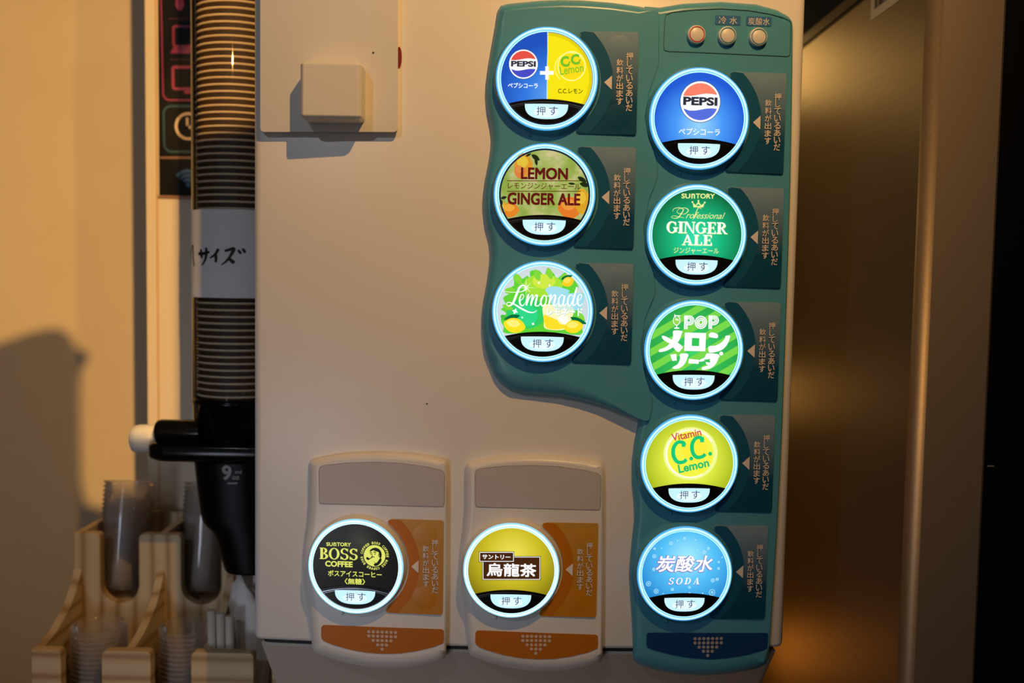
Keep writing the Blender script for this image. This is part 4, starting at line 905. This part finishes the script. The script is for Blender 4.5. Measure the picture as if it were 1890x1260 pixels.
side(XA, XA + 0.008, 'side_panel'); side(XB - 0.008, XB, 'side_panel'); side(XD1 - 0.004, XD1 + 0.004, 'divider'); side(XD2 - 0.004, XD2 + 0.004, 'divider')
def board(y, zt, zb, notches, m):
    o2 = [(XA, zb), (XA, zt)]
    for a0, a1, zn in notches:
        r = (a1 - a0) / 2; q = 0.004
        o2 += [(a0 - q, zt), (a0 - q * 0.3, zt - q * 0.3), (a0, zt - q)]
        o2 += [((a0 + a1) / 2 - r * math.cos(math.pi * i / 12), zn + r - r * math.sin(math.pi * i / 12)) for i in range(13)]
        o2 += [(a1, zt - q), (a1 + q * 0.3, zt - q * 0.3), (a1 + q, zt)]
    o2 += [(XB, zt), (XB, zb)]
    b = MB(); b.prism([(x, y, z) for x, z in o2], [(x, y + 0.012, z) for x, z in o2], m); return b.build('front_board', rack, bevel=0.001)
def X1(px): return at(px, 1220, Y1).x
def X2(px): return at(px, 1040, Y2).x
board(Y1, ZL, ZB, [(X1(112), X1(187), ZB + 0.02), (X1(278), X1(352), ZB + 0.02), (X1(468), X1(468) + 0.018, ZB + 0.02)], m_wx)
ZN = at(220, 1113, Y2).z
board(Y2, ZU, ZB, [(X2(185), X2(256), ZN), (X2(334), X2(408), ZN), (X2(475), X2(475) + 0.018, ZN)], m_wz)
b = MB(); b.box((XA + 0.008, Y3 - 0.008, ZB), (XB - 0.008, Y3, ZU), m_wz); b.build('back_panel', rack)
b = MB(); b.box((XA + 0.008, Y2 + 0.012, ZN - 0.012), (XB - 0.008, Y3 - 0.008, ZN - 0.005), m_wx); b.build('upper_shelf', rack)

# clear plastic cups stacked in the rack
m_clear = clear('clear_cup_plastic', (0.96, 0.955, 0.95), haze=0.14, hazec=(0.7, 0.64, 0.6), ior=1.33)
b = MB()
pr = [(0.0001, 0.0), (0.017, 0.0), (0.0195, 0.001), (0.0208, 0.004)]
for k in range(5): pr += [(0.0212 + k * 0.0003, 0.006 + k * 0.004), (0.0203 + k * 0.0003, 0.008 + k * 0.004)]
pr += [(0.0222, 0.028), (0.0256, 0.078), (0.0262, 0.080), (0.0262, 0.083), (0.0276, 0.0835), (0.0282, 0.0845), (0.0276, 0.0855), (0.0266, 0.085)]
b.lathe((0, 0, 0), pr, m_clear, 40)
pc0 = b.build('plastic_cup'); first = [True]
def stack(x, y, z, tilt, n, pitch, lab, rz=0.0):
    for i in range(n):
        c = pc0 if first[0] else pc0.copy()
        if not first[0]: COL.objects.link(c)
        first[0] = False
        c.rotation_euler = (R(-tilt), 0, rz + i * 0.7) if tilt == 0 else (R(-tilt), 0, rz)
        d = Vector((0, math.sin(R(tilt)), math.cos(R(tilt)))) * (pitch * i)
        c.location = Vector((x, y, z)) + d; tag(c, lab, 'plastic cup', 'clear plastic cups in the pine rack')
NLOW = int((at(185, 1155, Y1 + 0.05).z - ZB - 0.0855) / 0.005) + 1
stack(at(222, 1105, Y2 + 0.035).x, Y2 + 0.037, ZN + 0.003, 14, 8, 0.005, 'clear plastic cup in the leaning stack behind the left upper notch of the rack')
stack(at(372, 1105, Y2 + 0.035).x, Y2 + 0.037, ZN + 0.003, 14, 8, 0.005, 'clear plastic cup in the leaning stack behind the right upper notch of the rack')
stack(at(181, 1200, Y1 + 0.05).x, Y1 + 0.053, ZB + 0.001, 0, NLOW, 0.0050, 'clear plastic cup in the upright stack behind the left lower notch of the rack')
stack(at(343, 1200, Y1 + 0.05).x, Y1 + 0.053, ZB + 0.001, 0, NLOW, 0.0050, 'clear plastic cup in the upright stack behind the right lower notch of the rack')
# straws in a plastic bag, right hand bin
xs = at(427, 1180, Y1 + 0.05).x
m_straw = mat('white_straw_paper', (0.72, 0.68, 0.60), 0.6)
for i, dx in enumerate((-0.009, 0.0, 0.009)):
    b = MB(); b.tube([(xs + dx, Y1 + 0.018, ZB + 0.002), (xs + dx - 0.001, Y1 + 0.019, ZB + 0.09), (xs + dx - 0.003, Y1 + 0.023, at(420, 1128 + 5 * i, Y1 + 0.02).z)], 0.0042, m_straw, 14)
    tag(b.build('wrapped_straw'), ('left one', 'middle one', 'right one')[i] + ' of three white wrapped straws standing in the right bin of the pine rack', 'straw', 'white straws in the rack')
m_bag = clear('bag_film', (0.95, 0.94, 0.93), haze=0.86, hazec=(0.92, 0.89, 0.87))
b = MB(); rng = random.Random(5); rings = []
for j, (fz, fr) in enumerate(((0.0, 0.55), (0.12, 0.9), (0.3, 1.0), (0.5, 1.1), (0.68, 0.9), (0.82, 1.05), (0.92, 0.85), (1.0, 0.5))):
    ring = []
    for k in range(40):
        t = 2 * math.pi * k / 40; w = 1 + 0.14 * math.sin(5 * t + j * 1.3) + 0.11 * math.sin(9 * t - j * 2.1) + rng.uniform(-0.03, 0.03)
        ring.append(Vector((-0.2725 + 0.0215 * fr * w * math.cos(t) - 0.004 * math.sin(j), Y1 + 0.062 + 0.020 * fr * w * math.sin(t), ZB + 0.05 + (at(430, 1070, 0.2).z - ZB - 0.05) * fz + 0.009 * math.sin(3 * t + j))))
    rings.append(ring)
b.loft(rings, m_bag, cap=True, smooth=True); tag(b.build('plastic_bag'), 'crumpled milky plastic bag lying in the right bin of the pine rack', 'plastic bag')

# ------------------------------------------------------------------ poster on the pale wall panel
YQ = YP - 0.0035
m_pb = mat('poster_black', (0.006, 0.005, 0.0045), 0.5, spec=0.15)
pz0, pz1 = at(320, 361, YQ).z, at(320, -190, YQ).z; px0, px1 = at(293, 200, YQ).x, at(462, 200, YQ).x
post = thing('poster', ((px0 + px1) / 2, YP, pz0), 'black wall poster with pink blue and cream icons behind the cup tube', 'poster')
b = MB(); b.box((px0, YQ, pz0), (px1, YP - 0.0001, pz1), m_pb); bd = b.build('board', post)
b = MB(); b.box((px0 - 0.0015, YQ - 0.001, pz0 - 0.0025), (px1, YP - 0.0001, pz0), mat('poster_edge', (0.34, 0.18, 0.08), 0.5)); b.build('bottom_edge', post)
pink, cyan, cream, blu = mat('pink_print', (0.26, 0.016, 0.07), 0.5), mat('cyan_print', (0.012, 0.06, 0.085), 0.5), mat('cream_print', (0.62, 0.46, 0.33), 0.5), mat('wifi_print', (0.02, 0.10, 0.26), 0.5)
un = (YQ + 0.8) / FPX
A0 = lambda: Art(at(340, 180, YQ - 0.0004), Vector((1, 0, 0)), Vector((0, 0, 1)), Vector((0, -1, 0)), un, 340, 180, 280, 0, 3.316)
def outline(a, x0, y0, x1, y1, r, w, m):
    o = rrect(x0, y0, x1, y1, r); a.zshape(shp_stroke(o + [o[0]], w, 1), m, 0)
a = A0(); outline(a, 72, -420, 480, 612, 40, 9, pink)
a.zshape(shp_rect(115, 128, 470, 133), mat('faint_line', (0.07, 0.012, 0.02), 0.6), 0); a.zshape(shp_rect(115, 368, 470, 373), mat('faint_line'), 0)
for s in (shp_disc(184, 42, 26, 40), shp_rect(172, -40, 196, 20)): a.zshape(s, pink, 0)
outline(a, 142, 175, 372, 292, 12, 14, pink); a.zshape(shp_poly([(140, 298), (374, 298), (394, 335), (120, 335)]), pink, 0)
outline(a, 134, 416, 380, 545, 12, 16, pink); a.zshape(shp_rect(200, 550, 314, 574), pink, 0)
a.mb.build('pink_icons', bd)
a = A0(); outline(a, 72, 648, 470, 920, 44, 12, cyan); a.mb.build('blue_outline', bd)
a = A0(); a.zshape(shp_ring(220, 768, 82, 84, 17, 17, n=40), cream, 0); a.zshape(shp_rect(206, 716, 222, 782), cream, 0); a.zshape(shp_rect(206, 765, 262, 782), cream, 0); a.zshape(shp_rect(44, 950, 480, 962), mat('brown_line', (0.26, 0.14, 0.08), 0.6), 0); a.mb.build('clock_icon', bd)
a = A0()
for r in (40, 66, 92): a.zshape(shp_ring(212, 1118, r, r, 19, 19, 218, 322, n=20), blu, 0)
a.zshape(shp_disc(212, 1118, 14), blu, 0); a.mb.build('wireless_icon', bd)

# ------------------------------------------------------------------ steel refrigerator on the right
XF = 0.36
def atx(px, py, X=XF):
    d = ray(px, py); return CAMP + d * (X / d.x)
YFR = atx(1693, 600).y; ZTOP = atx(1595, 0).z; XE = at(1851, 200, YFR).x
fr = thing('refrigerator', (XF + 0.35, YFR + 0.3, 0.0), 'brushed steel refrigerator with a black door standing right of the drink dispenser', 'refrigerator')
m_steel, nt, bs = nodes_of('brushed_steel', 0.47, 0.85)
tc = nt.nodes.new('ShaderNodeTexCoord'); mp = nt.nodes.new('ShaderNodeMapping'); mp.inputs['Scale'].default_value = (1, 1.5, 90); nz = nt.nodes.new('ShaderNodeTexNoise'); nz.inputs['Scale'].default_value = 6
nt.links.new(tc.outputs['Object'], mp.inputs[0]); nt.links.new(mp.outputs[0], nz.inputs['Vector'])
rr = ramp(nt, [(0.3, (0.42, 0.36, 0.30)), (0.7, (0.46, 0.40, 0.33))]); nt.links.new(nz.outputs['Fac'], rr.inputs[0]); nt.links.new(rr.outputs[0], bs.inputs['Base Color'])
m_post = noisy('champagne_metal', (0.46, 0.35, 0.24), (0.54, 0.42, 0.30), 0.5, 900, metal=0.7, detail=1.0)
m_rub = mat('rubber_black', (0.004, 0.004, 0.004), 0.6)
b = MB(); b.box((XF, YFR + 0.012, 0.05), (XF + 0.7, YL - 0.002, ZTOP), m_steel); b.build('body', fr)
b = MB(); b.box((XF - 0.001, YFR + 0.012, ZTOP), (XF + 0.7, YL - 0.002, ZTOP + 0.0025), m_rub); b.box((XF - 0.003, YFR + 0.004, ZTOP + 0.0025), (XF + 0.7, YL - 0.002, ZTOP + 0.014), mat('cap_brown', (0.07, 0.05, 0.035), 0.5)); b.build('top_cap', fr)
# front post with a rounded left corner
q = 0.011; plan_ = [(XF, YFR + 0.0118), (XF, YFR + q)]
for i in range(1, 9): t = R(90 * i / 8); plan_.append((XF + q - q * math.cos(t), YFR + q - q * math.sin(t)))
plan_ += [(XE - 0.003, YFR), (XE, YFR + 0.003), (XE, YFR + 0.0118)]
b = MB(); b.loft([ringz(plan_, 0.05), ringz(plan_, ZTOP + 0.014)], m_post, cap=True, smooth=False); po = b.build('front_post', fr)
for p in po.data.polygons: p.use_smooth = len(p.vertices) == 4 and abs(p.normal.z) < 0.5 and (p.center.x + base_of(fr).x) < XF + q
b = MB(); b.box((XE + 0.0012, YFR + 0.004, 0.06), (XF + 0.69, YFR + 0.045, ZTOP + 0.01), mat('door_black', (0.002, 0.002, 0.002), 0.5, spec=0.2)); dr = b.build('door', fr, 'black door')
pl = at(1829, 860, YFR + 0.003); b = MB(); b.box((pl.x - 0.003, YFR + 0.0033, pl.z - 0.0006), (pl.x + 0.003, YFR + 0.004, pl.z + 0.0006), mat('pale_tick', (0.3, 0.25, 0.2), 0.5)); b.build('door_mark', dr)
b = MB()
for z in (0.05,): b.box((XF + 0.02, YFR + 0.03, 0.0), (XF + 0.68, YL - 0.01, 0.05), m_rub)
b.build('plinth', fr)
s0, s1 = atx(1607, 39), atx(1664, 0)
zs0 = s0.z; yA, yB = s1.y, s0.y
b = MB(); b.box((XF - 0.0004, yA, zs0), (XF, yB, ZTOP - 0.004), mat('sticker_paper', (0.92, 0.86, 0.74), 0.6)); st = b.build('barcode_sticker', fr)
b = MB(); rng = random.Random(3); y = yB - 0.010
while y > yA + 0.008:
    w = rng.choice((0.0008, 0.0014, 0.0022)); b.box((XF - 0.0006, y - w, zs0 + 0.009), (XF - 0.0004, y, ZTOP - 0.0055), m_ink); y -= w + rng.choice((0.0009, 0.0014, 0.002))
b.build('bar_code', st, fix=False)
